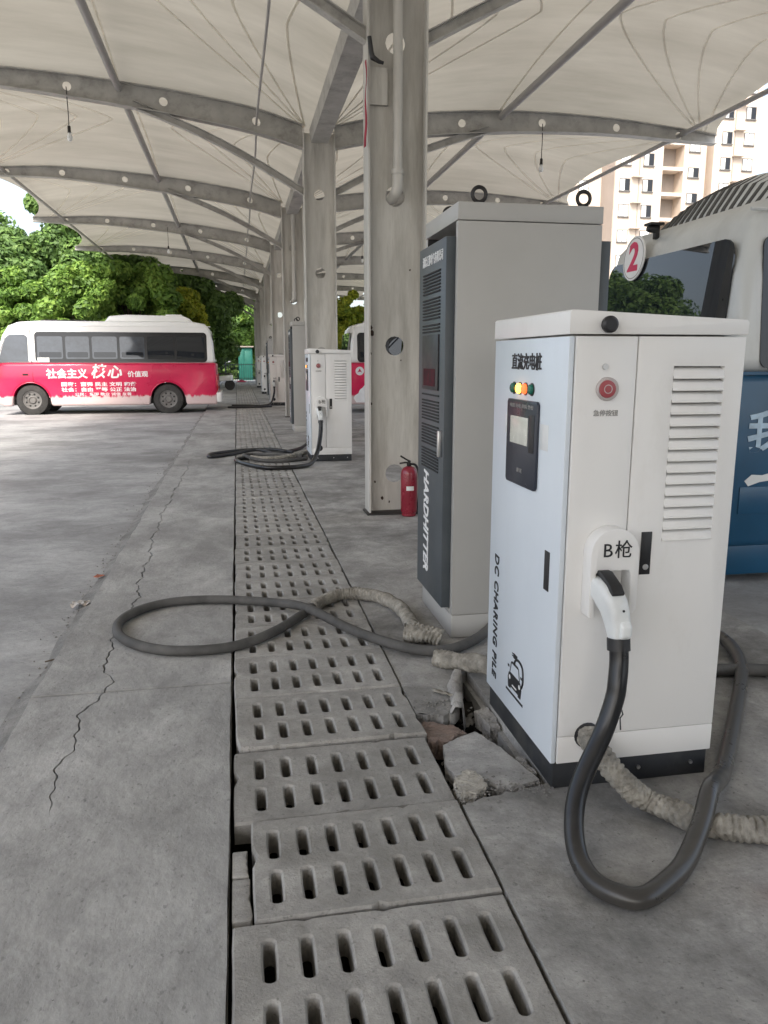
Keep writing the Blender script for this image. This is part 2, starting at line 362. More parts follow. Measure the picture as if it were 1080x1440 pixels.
def plate_frame(b, x0, x1, z0, z1, hx0, hx1, hz0, hz1, y0, y1):
    """plate in XZ with one rectangular hole, between y0 and y1"""
    o = [(x0, z0), (x1, z0), (x1, z1), (x0, z1)]; h = [(hx0, hz0), (hx1, hz0), (hx1, hz1), (hx0, hz1)]
    vs = [(x, y0, z) for x, z in o] + [(x, y0, z) for x, z in h] + [(x, y1, z) for x, z in o] + [(x, y1, z) for x, z in h]
    fs = []
    for i in range(4):
        j = (i + 1) % 4
        fs += [(i, j, j + 4, i + 4), (i + 8, i + 12, j + 12, j + 8), (i, i + 8, j + 8, j), (i + 4, j + 4, j + 12, i + 12)]
    return b.add(vs, fs)
def rect16(x0, x1, y0, y1):
    """16 points round a rectangle, 4 per side, starting at corner x0,y0 counter-clockwise"""
    p = []
    for k in range(4): p.append((x0 + (x1 - x0) * k / 4, y0))
    for k in range(4): p.append((x1, y0 + (y1 - y0) * k / 4))
    for k in range(4): p.append((x1 - (x1 - x0) * k / 4, y1))
    for k in range(4): p.append((x0, y1 - (y1 - y0) * k / 4))
    return p

# ------------------------------------------------------------------ setting: ground, platform, drain
rd = B()
for x0, x1, y0, y1 in ((-400, -.86, -80, 700), (2.72, 400, -80, 700), (-.86, 2.72, -80, -6), (-.86, 2.72, 54, 700)):
    rd.add([(x0, y0, -.06), (x1, y0, -.06), (x1, y1, -.06), (x0, y1, -.06)], [(0, 1, 2, 3)])
tag(rd.build('road', M['road']), kind='structure')
def jagc(y): return .022 * (math.sin(y * 5.3 + 2) * .5 + math.sin(y * 13.1 + 1) * .45 + math.sin(y * 29 + .4) * .35 + math.sin(y * 71) * .22)
def jag(y, amp, seed):
    return amp * (math.sin(y * 3.1 + seed) * .4 + math.sin(y * 7.7 + seed * 2) * .3 + math.sin(y * 17.3 + seed * 3) * .2 + math.sin(y * 41 + seed) * .1)
CR = [(-4, -.66), (2.30, -.668), (2.5, -.668), (2.75, -.675), (2.91, -.662), (3.16, -.684), (3.33, -.659), (3.5, -.628), (3.7, -.682), (4.0, -.681), (4.8, -.668), (5.5, -.69), (6.4, -.725), (7.4, -.75), (8.8, -.738), (10.6, -.715), (13.7, -.72), (70, -.72)]
def crackx(y): return float(np.interp(y, [a for a, _ in CR], [b for _, b in CR])) + jagc(y) * float(np.interp(y, [0, 2.2, 2.6, 30], [0, .2, 1, 1]))
def crackw(y): return float(np.interp(y, [2.42, 2.5, 3.0, 9, 14], [0, .004, .008, .010, 0]))
plat = tag(B().box(-.86, -.075, -6, 54, -.30, -.05).build('platform', M['concrete']), kind='structure')
def top_piece(L, Rr, y0, y1, mat_, parent, z=0.0, step=.08, name='concrete_panel', th=.05, bev=.006):
    """ground piece between the curves L(y) and Rr(y)"""
    n = max(2, int((y1 - y0) / step)); ys = [y0 + (y1 - y0) * i / n for i in range(n + 1)]
    b = B(); vs = []; fs = []
    for y in ys:
        l, r = L(y), Rr(y)
        vs += [(l, y, z - th), (l, y, z - bev), (l + bev, y, z), (r - bev, y, z), (r, y, z - bev), (r, y, z - th)]
    for i in range(n):
        for k in range(5): fs.append((i * 6 + k, i * 6 + k + 1, i * 6 + 7 + k, i * 6 + 6 + k))
    fs += [tuple(range(6)), tuple(n * 6 + k for k in reversed(range(6)))]
    b.add(vs, fs)
    return b.build(name, mat_, parent, sharp=False)
JY = [-4.5, -.3, 3.38, 7.2, 11.0, 14.8, 19.0, 24.0, 30.0, 38.0, 46.0, 54.0]
for i in range(len(JY) - 1):
    a, c = JY[i] + .006, JY[i + 1] - .006
    dz = random.uniform(-.003, .003)
    left_edge = lambda y: -.93 - .008 * math.sin(y * .8) + jag(y, .012, 5.0)
    right_edge = lambda y: -.078 + jag(y, .004, 1.0)
    if c < 0 or a > 14: top_piece(left_edge, right_edge, a, c, M['concrete'], plat, dz); continue
    k0 = a
    if a < 2.42 < c:        # the crack starts inside this panel
        top_piece(left_edge, right_edge, a, 2.42, M['concrete'], plat, dz, bev=.0004); k0 = 2.42
    top_piece(left_edge, lambda y: crackx(y) - crackw(y) * (.45 + .4 * math.sin(y * 19) * math.sin(y * 7.3)), k0, c, M['concrete'], plat, dz, step=.018 if a < 7 else .04, bev=.0004)
    top_piece(lambda y: crackx(y) + crackw(y) / 2, right_edge, k0, c, M['concrete'], plat, dz, step=.018 if a < 7 else .04, bev=.0004)
# worn mortar fillet between platform edge and yard
b = B(); vs = []; fs = []; n = 260
for i in range(n + 1):
    y = -5 + 59 * i / n; e = -.93 - .008 * math.sin(y * .8) + jag(y, .012, 5.0)
    vs += [(e + .004, y, -.012 + jag(y, .006, 9)), (e - .02, y, -.03 + jag(y, .008, 4)), (e - .085 + jag(y, .04, 8), y, -.0575)]
for i in range(n): fs += [(3 * i, 3 * i + 1, 3 * i + 4, 3 * i + 3), (3 * i + 1, 3 * i + 2, 3 * i + 5, 3 * i + 4)]
b.add(vs, fs, True); tag(b.build('kerb_fillet', M['kerbdirt'], sharp=False), kind='structure')

# right-hand floor, with the broken-out trench in front of the near charger
rp = tag(B().box(.72, 2.72, 3.4, 54, -.30, -.05).build('charger_floor', M['concrete']), kind='structure')
B().box(1.0, 2.72, -6, 3.4, -.30, -.052).build('floor_base', M['concrete'], rp)
B().box(.72, 1.0, -6, 2.2, -.30, -.054).build('floor_base', M['concrete'], rp)
XL = .686
def floor_poly(pts, z=0, th=.05, name='concrete_panel'):
    b = B(); b.prism([(p[0], p[1]) for p in pts], (z - th, z), axis=2); return b.build(name, M['floor'], rp)
def rough(pts, n, amp, seed):
    out = []
    for i in range(len(pts) - 1):
        a, c = pts[i], pts[i + 1]
        for k in range(n):
            t = k / n; rr = random.Random(seed * 100 + i * n + k)
            f = amp if k else amp * .3
            out.append((a[0] + (c[0] - a[0]) * t + rr.uniform(-f, f), a[1] + (c[1] - a[1]) * t + rr.uniform(-f, f)))
    return out + [pts[-1]]
near_edge = rough([(XL, 2.235), (.73, 2.247), (.80, 2.268), (.90, 2.285), (1.01, 2.315)], 5, .010, 1)
floor_poly([(XL, -5), (2.75, -5), (2.75, 3.38), (1.02, 3.38), (1.02, 2.32)] + near_edge[::-1])
far_edge = rough([(XL, 2.93), (.74, 2.905), (.80, 2.885), (.855, 2.9), (.885, 3.02), (.905, 3.2), (1.0, 3.30)], 5, .012, 2)
floor_poly(far_edge + [(1.015, 3.31), (1.015, 3.385), (2.75, 3.385), (2.75, 7.196), (XL, 7.196)], z=-.002)
for i in range(3, len(JY) - 1):
    top_piece(lambda y: XL + jag(y, .005, 3), lambda y: 2.75 + jag(y, .01, 6), JY[i] + .004, JY[i + 1] - .004, M['floor'], rp, random.uniform(-.003, .003), step=.4)
# drainage channel
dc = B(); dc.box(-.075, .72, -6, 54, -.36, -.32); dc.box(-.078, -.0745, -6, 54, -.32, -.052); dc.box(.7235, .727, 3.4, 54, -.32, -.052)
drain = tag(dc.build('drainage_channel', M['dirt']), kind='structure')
tp = B(); 
for i in range(10):
    for j in range(16):
        x0, y0 = .69 + i * .034, 2.2 + j * .08
        h = lambda x, y: -.13 + .03 * math.sin(x * 23 + y * 9) + .02 * math.sin(y * 31 + x * 17)
        tp.add([(x0, y0, h(x0, y0)), (x0 + .034, y0, h(x0 + .034, y0)), (x0 + .034, y0 + .08, h(x0 + .034, y0 + .08)), (x0, y0 + .08, h(x0, y0 + .08))], [(0, 1, 2, 3)], True)
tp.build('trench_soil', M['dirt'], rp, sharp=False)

def slab_mesh(W, D, TH=.075, mleft=.045, seed=1):
    b = B(); nx, ny = 7, 2; er = {}; rr = random.Random(seed)
    chips = [(rr.choice([0, 1, 2, 3]), rr.random(), rr.uniform(.015, .05), rr.uniform(.006, .016)) for _ in range(5)]
    def edge(side, t):
        """how much of the arris is worn away at this point of a side"""
        k = (side, round(t, 3))
        if k not in er:
            d = rr.uniform(0, .0025)
            for (s_, c_, w_, a_) in chips:
                if s_ == side and abs(t - c_) < w_: d += a_ * (1 - abs(t - c_) / w_)
            er[k] = d
        return er[k]
    x0, x1 = mleft, W - .035; cw = (x1 - x0) / nx; y0, y1 = .035, D - .035; ch = (y1 - y0) / ny
    def stad(cx, cy, hw, hl):
        """stadium ring matched to rect16 order"""
        p = []
        for (px, py) in rect16(-1, 1, -1, 1):
            a = math.atan2(py, px)
            cxx = hw * math.cos(a); cyy = hw * math.sin(a)
            p.append((cx + cxx, cy + cyy + (hl - hw) * (1 if cyy > 1e-6 else -1 if cyy < -1e-6 else 0)))
        return p
    for i in range(nx):
        for j in range(ny):
            ax, bx = x0 + i * cw, x0 + (i + 1) * cw; ay, by = y0 + j * ch, y0 + (j + 1) * ch
            cx, cy = (ax + bx) / 2, (ay + by) / 2
            hl = min(.068, ch * .36)
            r0 = rect16(ax, bx, ay, by); r1 = stad(cx, cy, .0225, hl + .006); r2 = stad(cx, cy, .0165, hl); r3 = stad(cx, cy, .014, hl - .004)
            vs = [(p[0], p[1], 0) for p in r0] + [(p[0], p[1], 0) for p in r1] + [(p[0], p[1], -.006) for p in r2] + [(p[0], p[1], -TH) for p in r3]
            fs = []
            for k in range(16):
                q = (k + 1) % 16
                fs += [(k, q, q + 16, k + 16), (k + 16, q + 16, q + 32, k + 32), (k + 32, q + 32, q + 48, k + 48)]
            b.add(vs, fs)
    # margins
    xs = [0.006] + [x0 + cw * k / 4 for k in range(4 * nx + 1)] + [W - .006]; ys = [0.006] + [y0 + ch * k / 4 for k in range(4 * ny + 1)] + [D - .006]
    m_ = len(xs); q_ = len(ys)
    inner = [(x, ys[1], 0, x / W) for x in xs[1:-1]] + [(xs[-2], y_, 1, y_ / D) for y_ in ys[2:-1]] + [(x, ys[-2], 2, x / W) for x in xs[1:-2][::-1]] + [(xs[1], y_, 3, y_ / D) for y_ in ys[2:-2][::-1]]
    cx_, cy_ = W / 2, D / 2
    def outer(p, ins):
        x, y_, sd_, t_ = p; d = edge(sd_, t_) + ins
        ox = d if x <= xs[1] + 1e-6 else (W - d if x >= xs[-2] - 1e-6 else x)
        oy = d if y_ <= ys[1] + 1e-6 else (D - d if y_ >= ys[-2] - 1e-6 else y_)
        return ox, oy, d
    n_ = len(inner); vs = [(p[0], p[1], 0) for p in inner]
    for ins, zz in ((.006, 0), (0, -.007), (0, -TH)):
        for p in inner:
            ox, oy, d = outer(p, ins); vs.append((ox, oy, zz if zz in (0, -TH) else -.007 - (d - ins) * 1.3))
    b.add(vs, [(r_ * n_ + k, r_ * n_ + (k + 1) % n_, (r_ + 1) * n_ + (k + 1) % n_, (r_ + 1) * n_ + k) for r_ in range(3) for k in range(n_)])
    return b.mesh('drain_cover', M['slab'], sharp=False)
SW, SD = .742, .4575
slabs = [slab_mesh(SW, SD, seed=q_) for q_ in range(5)]
slab_narrow = slab_mesh(SW - .055, SD, mleft=.022)
y = 1.81 - 4 * .463
TILT = {3: (.6, .4, .0), 4: (0, -.2, .004), 5: (.3, .2, -.004), 6: (-.5, .6, .010), 7: (.7, -.5, .004), 8: (-.3, .2, .006)}
for k in range(118):
    t = TILT.get(k, (random.uniform(-.25, .25), random.uniform(-.2, .2), random.uniform(-.002, .004)))
    nar = (k == 4)
    o = link('drain_cover', slab_narrow if nar else slabs[(k * 7 + k // 3) % 5], drain, (-.066 + (.055 if nar else 0) + random.uniform(-.003, .003) + (.012 if k == 6 else 0), y, t[2] - .003), (R(t[0] * .8), R(t[1] * .8), R(random.uniform(-.35, .35) + (.8 if k == 6 else 0))))
    y += .463
for (y0, y1, w0) in ((1.83, 2.0, .05), (2.01, 2.13, .045)):     # pieces broken off the left edge of one cover
    e = rough([(-.064 + w0, y0), (-.064 + w0 - .008, (y0 + y1) / 2), (-.064 + w0 - .002, y1)], 4, .005, int(y0 * 50))
    B().prism([(-.066, y1), (-.066, y0)] + e, (-.075, -.008), axis=2).build('broken_cover_edge', M['slab'], drain, bevel=.003)

# ------------------------------------------------------------------ broken pieces by the near charger
def chunk(name, label, cat, pts, z0, z1, m, tilt=(0, 0), group=None, amp=.006, seed=3):
    cx = sum(p[0] for p in pts) / len(pts); cy = sum(p[1] for p in pts) / len(pts)
    q = rough([(p[0] - cx, p[1] - cy) for p in pts] + [(pts[0][0] - cx, pts[0][1] - cy)], 4, amp, seed)[:-1]
    b = B(); b.prism(q, (z0, z1), axis=2); o = b.build(name, m, bevel=.004)
    bm = bmesh.new(); bm.from_mesh(o.data); bmesh.ops.triangulate(bm, faces=bm.faces[:])
    for _ in range(3):
        bmesh.ops.subdivide_edges(bm, edges=[e for e in bm.edges if e.calc_length() > .018], cuts=1, use_grid_fill=True); bmesh.ops.triangulate(bm, faces=bm.faces[:])
    r5 = random.Random(seed)
    for v in bm.verts:
        top = v.co.z > z1 - .006; a_ = .0012 if top and name == 'concrete_fragment' else .0032
        v.co += Vector((r5.uniform(-a_, a_), r5.uniform(-a_, a_), r5.uniform(-a_, a_)))
    bm.to_mesh(o.data); bm.free(); o.data.polygons.foreach_set('use_smooth', [False] * len(o.data.polygons))
    o.location = (cx, cy, 0); o.rotation_euler = (R(tilt[0]), R(tilt[1]), 0)
    return tag(o, label, cat, group)
chunk('concrete_fragment', 'large flat broken slab of concrete lying tilted beside the white charger', 'concrete slab',
      [(.735, 2.68), (.704, 2.53), (.714, 2.45), (.80, 2.405), (.842, 2.335), (.93, 2.318), (.992, 2.335), (.94, 2.60), (.886, 2.755), (.80, 2.72)], -.062, -.012, M['rubble'], (-2, -3), seed=4, amp=.003)
chunk('stone', 'small pale broken stone between drain cover and large slab fragment', 'stone', [(.690, 2.36), (.742, 2.402), (.772, 2.392), (.796, 2.318), (.738, 2.266), (.694, 2.285)], -.06, .022, M['stone'], (5, 4), seed=5, amp=.004)
chunk('rubble_lump', 'reddish brown lump of rubble at the broken floor edge', 'rubble', [(.695, 2.87), (.75, 2.87), (.835, 2.83), (.86, 2.78), (.77, 2.72), (.70, 2.72)], -.11, -.028, M['brick'], (3, 5), seed=6, amp=.012)
chunk('rubble_lump', 'grey broken block half under the white charger front', 'rubble', [(.945, 2.96), (1.008, 2.97), (1.008, 2.80), (.965, 2.80)], -.11, -.03, M['rubble'], (2, -6), seed=8, amp=.01)
chunk('rubble_lump', 'small grey stone wedged at the front corner of the charger plinth', 'rubble', [(.965, 2.52), (1.004, 2.53), (1.004, 2.39), (.98, 2.40)], -.09, -.012, M['rubble'], (-3, 4), seed=9, amp=.006)
# upright broken mortar lip of the trench
b = B(); pts = rough([(.852, 2.885), (.885, 3.0), (.91, 3.15), (.955, 3.26)], 5, .008, 12)
vs = []; fs = []
for i, p in enumerate(pts):
    h = .03 + .02 * math.sin(i * 1.7); vs += [(p[0] - .03, p[1], 0.0), (p[0] - .012, p[1], h), (p[0] + .02, p[1], h * .8), (p[0] + .035, p[1], -.10)]
for i in range(len(pts) - 1):
    for k in range(3): fs.append((4 * i + k, 4 * i + k + 1, 4 * i + k + 5, 4 * i + k + 4))
b.add(vs, fs, True); b.build('mortar_lip', M['rubble'], rp, sharp=False)
# crumbs round the broken floor and grit along the kerb
def crumbs(name, label, spots, m):
    rr = random.Random(31); b = B()
    for (x, y, z, r) in spots:
        vs = [(x + r * dx * rr.uniform(.6, 1.3), y + r * dy * rr.uniform(.6, 1.3), z + r * dz * rr.uniform(.6, 1.2)) for dx, dy, dz in ((1, 0, .3), (0, 1, .3), (-1, 0, .3), (0, -1, .3), (.2, .1, 1), (0, 0, -.4))]
        b.add(vs, [(0, 1, 4), (1, 2, 4), (2, 3, 4), (3, 0, 4), (1, 0, 5), (2, 1, 5), (3, 2, 5), (0, 3, 5)])
    return tag(b.build(name, m, sharp=False), label, None, None, 'stuff')
r6 = random.Random(12)
crumbs('concrete_crumbs', 'crumbs of broken concrete round the broken floor', [(r6.gauss(.80, .06), r6.gauss(2.3, .05), .003, r6.uniform(.002, .008)) for _ in range(70)] + [(r6.gauss(.78, .05), r6.gauss(2.96, .05), .003, r6.uniform(.002, .008)) for _ in range(60)] + [(r6.uniform(.70, .99), r6.uniform(2.35, 3.1), -.10, r6.uniform(.008, .025)) for _ in range(120)] + [(r6.gauss(.97, .03), r6.gauss(2.27, .03), .003, r6.uniform(.002, .006)) for _ in range(40)], M['crumb'])
crumbs('kerb_grit', 'grit and crumbs gathered along the kerb', [(-.96 - abs(r6.gauss(0, .07)), r6.uniform(2, 14), -.055, r6.uniform(.002, .009)) for _ in range(420)] + [(r6.uniform(-.9, -.1), r6.uniform(1, 9), .002, r6.uniform(.001, .004)) for _ in range(160)] + [(r6.uniform(.75, 2.4), r6.uniform(1.2, 2.2), .002, r6.uniform(.001, .004)) for _ in range(120)], M['crumb'])
# litter
b = B(); rr = random.Random(2); vs = []
for i in range(7):
    for j in range(6): vs.append((i * .018 - .055 + rr.uniform(-.006, .006), j * .018 - .045 + rr.uniform(-.006, .006), .002 + rr.random() * .028))
b.add(vs, [(i * 6 + j, i * 6 + j + 1, i * 6 + j + 7, i * 6 + j + 6) for i in range(6) for j in range(5)])
o = b.build('wrapper', M['foil']); o.location = (-1.0, 4.83, -.045); tag(o, 'crumpled silvery wrapper lying at the worn platform edge', 'litter')
b = B(); b.add([(-.04, 0, 0), (-.01, .025, .012), (.03, .02, .002), (.045, -.01, .014), (.0, -.03, .002), (-.01, 0, .02)], [(0, 1, 5), (1, 2, 5), (2, 3, 5), (3, 4, 5), (4, 0, 5)])
o = b.build('leaf', M['leafred']); o.location = (-1.0, 5.47, -.04); tag(o, 'curled reddish dry leaf just beyond the crumpled wrapper', 'leaf')
o = B().tube([(0, 0, .004), (.04, .01, .009), (.075, .004, .005)], .004, 6).build('twig', M['bark']); o.location = (-1.0, 3.9, -.043); tag(o, 'short dark twig lying on the platform edge', 'twig')
o = B().lathe((0, 0, 0), [(.035, 0), (.037, .01), (.03, .04), (.012, .06), (.012, .085)], 18).build('plastic_cap', M['redbtn']); o.location = (1.40, 1.655, .034); o.rotation_euler = (R(80), 0, R(60))
tag(o, 'small red plastic piece on the floor at the right edge of the picture', 'plastic piece')

# ------------------------------------------------------------------ canopy
CX = 1.447; FY0, FP = 7.2, 6.4
TL = [(0, 5.10), (.3, 5.19), (1.0, 5.385), (1.8, 5.51), (2.5, 5.60), (3.9, 5.72), (5.4, 5.775), (6.6, 5.72), (7.45, 5.69)]
TR = [(0, 5.10), (.3, 5.20), (1.0, 5.36), (1.8, 5.47), (2.7, 5.545), (3.8, 5.585), (5.2, 5.55), (6.5, 5.45), (7.2, 5.385)]
def smooth_table(T):
    c = crom([(a, 0, z) for a, z in T], 10); xs = [p.x for p in c]; zs = [p.z for p in c]
    return lambda u: float(np.interp(u, xs, zs))
TOP = {-1: smooth_table(TL), 1: smooth_table(TR)}; TIP = {-1: 7.42, 1: 7.17}
def depth(u): return float(np.interp(u, [0, 1, 2.6, 3.9, 5.2, 6.6, 7.45], [.33, .345, .33, .29, .23, .17, .11]))
def holed_web(b, mp, h, s0, s1, holes, r, N, th):
    """web plate with round holes: mp(s,t) -> point, h(s) local height"""
    N = Vector(N) * th / 2
    def cells(off):
        prev = s0
        def strip(a, c):
            m = max(1, int((c - a) / .35))
            for i in range(m):
                p, q = a + (c - a) * i / m, a + (c - a) * (i + 1) / m
                for k in range(4):
                    vs = [mp(p, k / 4), mp(q, k / 4), mp(q, (k + 1) / 4), mp(p, (k + 1) / 4)]
                    b.add([Vector(v) + off for v in vs], [(0, 1, 2, 3)])
        for sc in holes:
            c = r * 1.5; strip(prev, sc - c); prev = sc + c
            r0 = rect16(sc - c, sc + c, 0, 1); hh = h(sc); vs = [Vector(mp(*p)) + off for p in r0]
            for p in r0:
                a = math.atan2((p[1] - .5) * 2, (p[0] - sc) / c); vs.append(Vector(mp(sc + r * math.cos(a), .5 + r * math.sin(a) / hh)) + off)
            b.add(vs, [(k, (k + 1) % 16, (k + 1) % 16 + 16, k + 16) for k in range(16)])
        strip(prev, s1)
    cells(N); cells(-N)
    for sc in holes:
        hh = h(sc); vs = []
        for k in range(16):
            a = 2 * math.pi * k / 16; p = Vector(mp(sc + r * math.cos(a), .5 + r * math.sin(a) / hh)); vs += [p + N, p - N]
        b.add(vs, [(2 * k, (2 * k + 2) % 32, (2 * k + 3) % 32, 2 * k + 1) for k in range(16)])
def flange_strip(b, pts, w, th):
    """flat strip along pts (XZ plane) of width w in Y"""
    for i in range(len(pts) - 1):
        (x0, z0), (x1, z1) = pts[i], pts[i + 1]
        b.add([(x0, -w / 2, z0), (x1, -w / 2, z1), (x1, w / 2, z1), (x0, w / 2, z0), (x0, -w / 2, z0 + th), (x1, -w / 2, z1 + th), (x1, w / 2, z1 + th), (x0, w / 2, z0 + th)],
              [(3, 2, 1, 0), (4, 5, 6, 7), (0, 1, 5, 4), (2, 3, 7, 6)] + ([(0, 4, 7, 3)] if i == 0 else []) + ([(1, 2, 6, 5)] if i == len(pts) - 2 else []))
# column: H section, web facing the camera
b = B(); cw = .263
holed_web(b, lambda s, t: (-cw + .015 + t * (2 * cw - .03), 0, s), lambda s: 2 * cw - .03, .02, 5.08, [.375, 1.57, 2.88, 4.13], .088, (0, 1, 0), .012)
b.box(-cw, -cw + .016, -.13, .13, .02, 5.1); b.box(cw - .016, cw, -.13, .13, .02, 5.1)
column_me = b.mesh('column', M['steelpaint'], sharp=False)
b = B(); b.box(-.285, .285, -.15, .15, -.04, .012)
base_me = b.mesh('base_plate', M['darkmetal'], bevel=.004)
arch_me = {}
for sd in (-1, 1):
    T = TOP[sd]; b = B(); u0, u1 = cw + .002, TIP[sd]
    mp = lambda s, t, T=T, sd=sd: (sd * s, 0, T(s) - depth(s) + t * depth(s))
    holed_web(b, mp, depth, u0, u1, [1.0, 2.44, 3.87, 5.25, 6.45], .066, (0, 1, 0), .014)
    us = [u0 + (u1 - u0) * i / 30 for i in range(31)]
    flange_strip(b, [(sd * u, T(u)) for u in us], .17, .014); flange_strip(b, [(sd * u, T(u) - depth(u) - .014) for u in us], .17, .014)
    arch_me[sd] = b.mesh('arch_beam', M['arch'], sharp=False)
brace_me = {}
for sd in (-1, 1):
    b = B(); T = TOP[sd]; p0 = (sd * (cw + .002), 4.22); p1 = (sd * 2.9, T(2.9) - depth(2.9) + .09)
    pts = []
    for i in range(9):
        t = i / 8; pts.append((p0[0] + (p1[0] - p0[0]) * t, p0[1] + (p1[1] - p0[1]) * t + .10 * math.sin(math.pi * t)))
    flange_strip(b, pts, .11, .012); flange_strip(b, [(x, z - .105) for x, z in pts], .11, .012)
    for i in range(8):
        (x0, z0), (x1, z1) = pts[i], pts[i + 1]
        b.add([(x0, -.006, z0 - .1), (x1, -.006, z1 - .1), (x1, -.006, z1 + .002), (x0, -.006, z0 + .002), (x0, .006, z0 - .1), (x1, .006, z1 - .1), (x1, .006, z1 + .002), (x0, .006, z0 + .002)], [(0, 1, 2, 3), (7, 6, 5, 4)])
    brace_me[sd] = b.mesh('knee_brace', M['arch'], sharp=False)
pipe = B(); px = -.263 + .24 + .03
pipe.tube([(px, -.085, 5.02), (px, -.085, 3.05)], .042, 16, smooth=True)
pipe_me = pipe.mesh('drainpipe', M['pvc'])
el = B(); el.tube(crom([(px, -.085, 3.07), (px, -.085, 2.97), (px - .012, -.075, 2.90), (px - .025, -.02, 2.875), (px - .03, .06, 2.87)], 5), .05, 16)
el.tube([(px, -.085, 3.05), (px, -.085, 3.09)], .056, 16)
elbow_me = el.mesh('elbow', M['pvc'])
names = {-2: 'steel canopy frame two bays behind the camera', -1: 'steel canopy frame just behind the camera',
         0: 'nearest steel column with drainpipe and round holes, beside the red extinguisher', 1: 'second steel column with arched arms, behind the second white charger',
         2: 'third steel column with drainpipe, behind the grey tall cabinet', 3: 'fourth steel column in the row, cream with dark holes', 4: 'fifth steel column in the row along the drain',
         5: 'sixth steel column in the row along the drain', 6: 'seventh steel column, second from the far end', 7: 'eighth and farthest steel column of the canopy row'}
for k in range(-2, 8):
    f = thing('canopy_frame', names[k], 'canopy frame', (CX, FY0 + FP * k, 0), 0, 'steel frames carrying the canopy')
    c = link('column', column_me, f); link('base_plate', base_me, c)
    for sd in (-1, 1): link('arch_beam', arch_me[sd], f); link('knee_brace', brace_me[sd], f)
    if k % 2 == 0: p = link('drainpipe', pipe_me, f); link('elbow', elbow_me, p)
    if k == 0:
        for sx, sz, sr in ((-.222, 1.735, .016), (-.216, 1.685, .024), (-.224, 1.50, .010), (-.222, 1.04, .013), (-.19, .30, .012), (-.12, .14, .016), (-.05, .10, .011), (.06, 1.44, .007), (.14, 2.25, .010)):
            r7 = random.Random(int(sz * 1000)); pp = [(sx + sr * r7.uniform(.5, 1.1) * math.cos(a_), sz + sr * r7.uniform(.7, 1.5) * math.sin(a_)) for a_ in [2 * math.pi * q_ / 9 for q_ in range(9)]]
            B().prism(pp, (-.0085, -.0065)).build('rust_spot', M['rust'], f)
        B().box(-.255, -.075, -.045, -.012, 3.62, 3.92).build('junction_plate', M['steelpaint'], f, bevel=.004)
        B().tube([(-.25, -.135, 4.12), (-.235, -.14, 4.0), (-.225, -.14, 3.96), (-.17, -.14, 3.93), (-.13, -.13, 3.925)], [.018, .022, .026, .018, .014], 8).build('tape_wad', M['black'], f)
def memz(sd, u, v):
    bmp = 4 * v * (1 - v); T = TOP[sd]
    return T(u) + .022 + bmp * .26 * math.sin(math.pi * min(1, u / 6.6)) ** 1.0 * (1 if u < 6.6 else 0) + (bmp * .03 if u > .3 else 0)
def uedge(sd, v): return TIP[sd] + .02 - .72 * (4 * v * (1 - v)) ** .8
mem = B(); seam = B()
for sd in (-1, 1):
    nu, nv = 30, 20; vs = []
    for i in range(nu + 1):
        for j in range(nv + 1):
            v = j / nv; u = .0 + uedge(sd, v) * i / nu; vs.append((sd * u, v * FP, memz(sd, u, v)))
    mem.add(vs, [(i * (nv + 1) + j, (i + 1) * (nv + 1) + j, (i + 1) * (nv + 1) + j + 1, i * (nv + 1) + j + 1) for i in range(nu) for j in range(nv)], True)
    for ua, um in ((.22, .7), (.22, 1.35), (.22, 1.95), (.3, 2.55), (3.1, 3.1), (6.9, 3.65), (6.9, 4.3), (6.9, 5.0), (6.95, 5.7)):
        pts = []
        for i in range(29):
            v = i / 28; u = min(ua + (um - ua) * (1 - abs(2 * v - 1) ** 1.25), uedge(sd, v) - .04)
            pts.append(Vector((sd * u, v * FP, memz(sd, u, v) - .006)))
        for i in range(28):
            d = (pts[i + 1] - pts[i]); s = Vector((-d.y, d.x, 0)).normalized() * .016
            seam.add([pts[i] - s, pts[i] + s, pts[i + 1] + s, pts[i + 1] - s], [(0, 1, 2, 3)], True)
mem_me = mem.mesh('membrane', M['membrane'], sharp=False); seam_me = seam.mesh('welded_seams', M['seam'], sharp=False)
pur = {sd: B().tube([(sd * 3.1, .09, TOP[sd](3.1) - .08), (sd * 3.1, FP - .09, TOP[sd](3.1) - .09)], .058, 10).mesh('purlin', M['tube']) for sd in (-1, 1)}
edg = {sd: B().tube([(sd * 6.5, .01, TOP[sd](6.5) - .07), (sd * 6.5, FP - .01, TOP[sd](6.5) - .07)], .04, 10).mesh('edge_tube', M['tube']) for sd in (-1, 1)}
gb = B(); gb.prism([(-.16, 5.09), (-.135, 4.90), (.135, 4.90), (.16, 5.09), (.145, 5.09), (.12, 4.915), (-.12, 4.915), (-.145, 5.09)], (.14, FP - .14))
gut_me = gb.mesh('gutter', M['arch'])
bl = {-4: 'unseen white canopy bays added behind the camera for shade', -3: 'unseen white canopy bays added behind the camera for shade', -2: 'white canopy bay behind the camera', -1: 'white canopy bay directly over the near white charger', 0: 'white membrane bay of the canopy between first and second columns', 1: 'white membrane bay between second and third columns', 2: 'white membrane bay between third and fourth columns',
      3: 'white membrane bay between fourth and fifth columns', 4: 'white membrane bay between fifth and sixth columns', 5: 'white membrane bay between sixth and seventh columns', 6: 'farthest white membrane bay of the canopy'}
for k in range(-4, 7):  # the two rearmost bays are unseen, added to darken camera-facing surfaces
    r_ = thing('canopy_roof', bl[k], 'canopy', (CX, FY0 + FP * k, 0), 0, 'membrane bays of the canopy')
    link('membrane', mem_me, r_); link('welded_seams', seam_me, r_); link('gutter', gut_me, r_)
    for sd in (-1, 1): link('purlin', pur[sd], r_); link('edge_tube', edg[sd], r_)
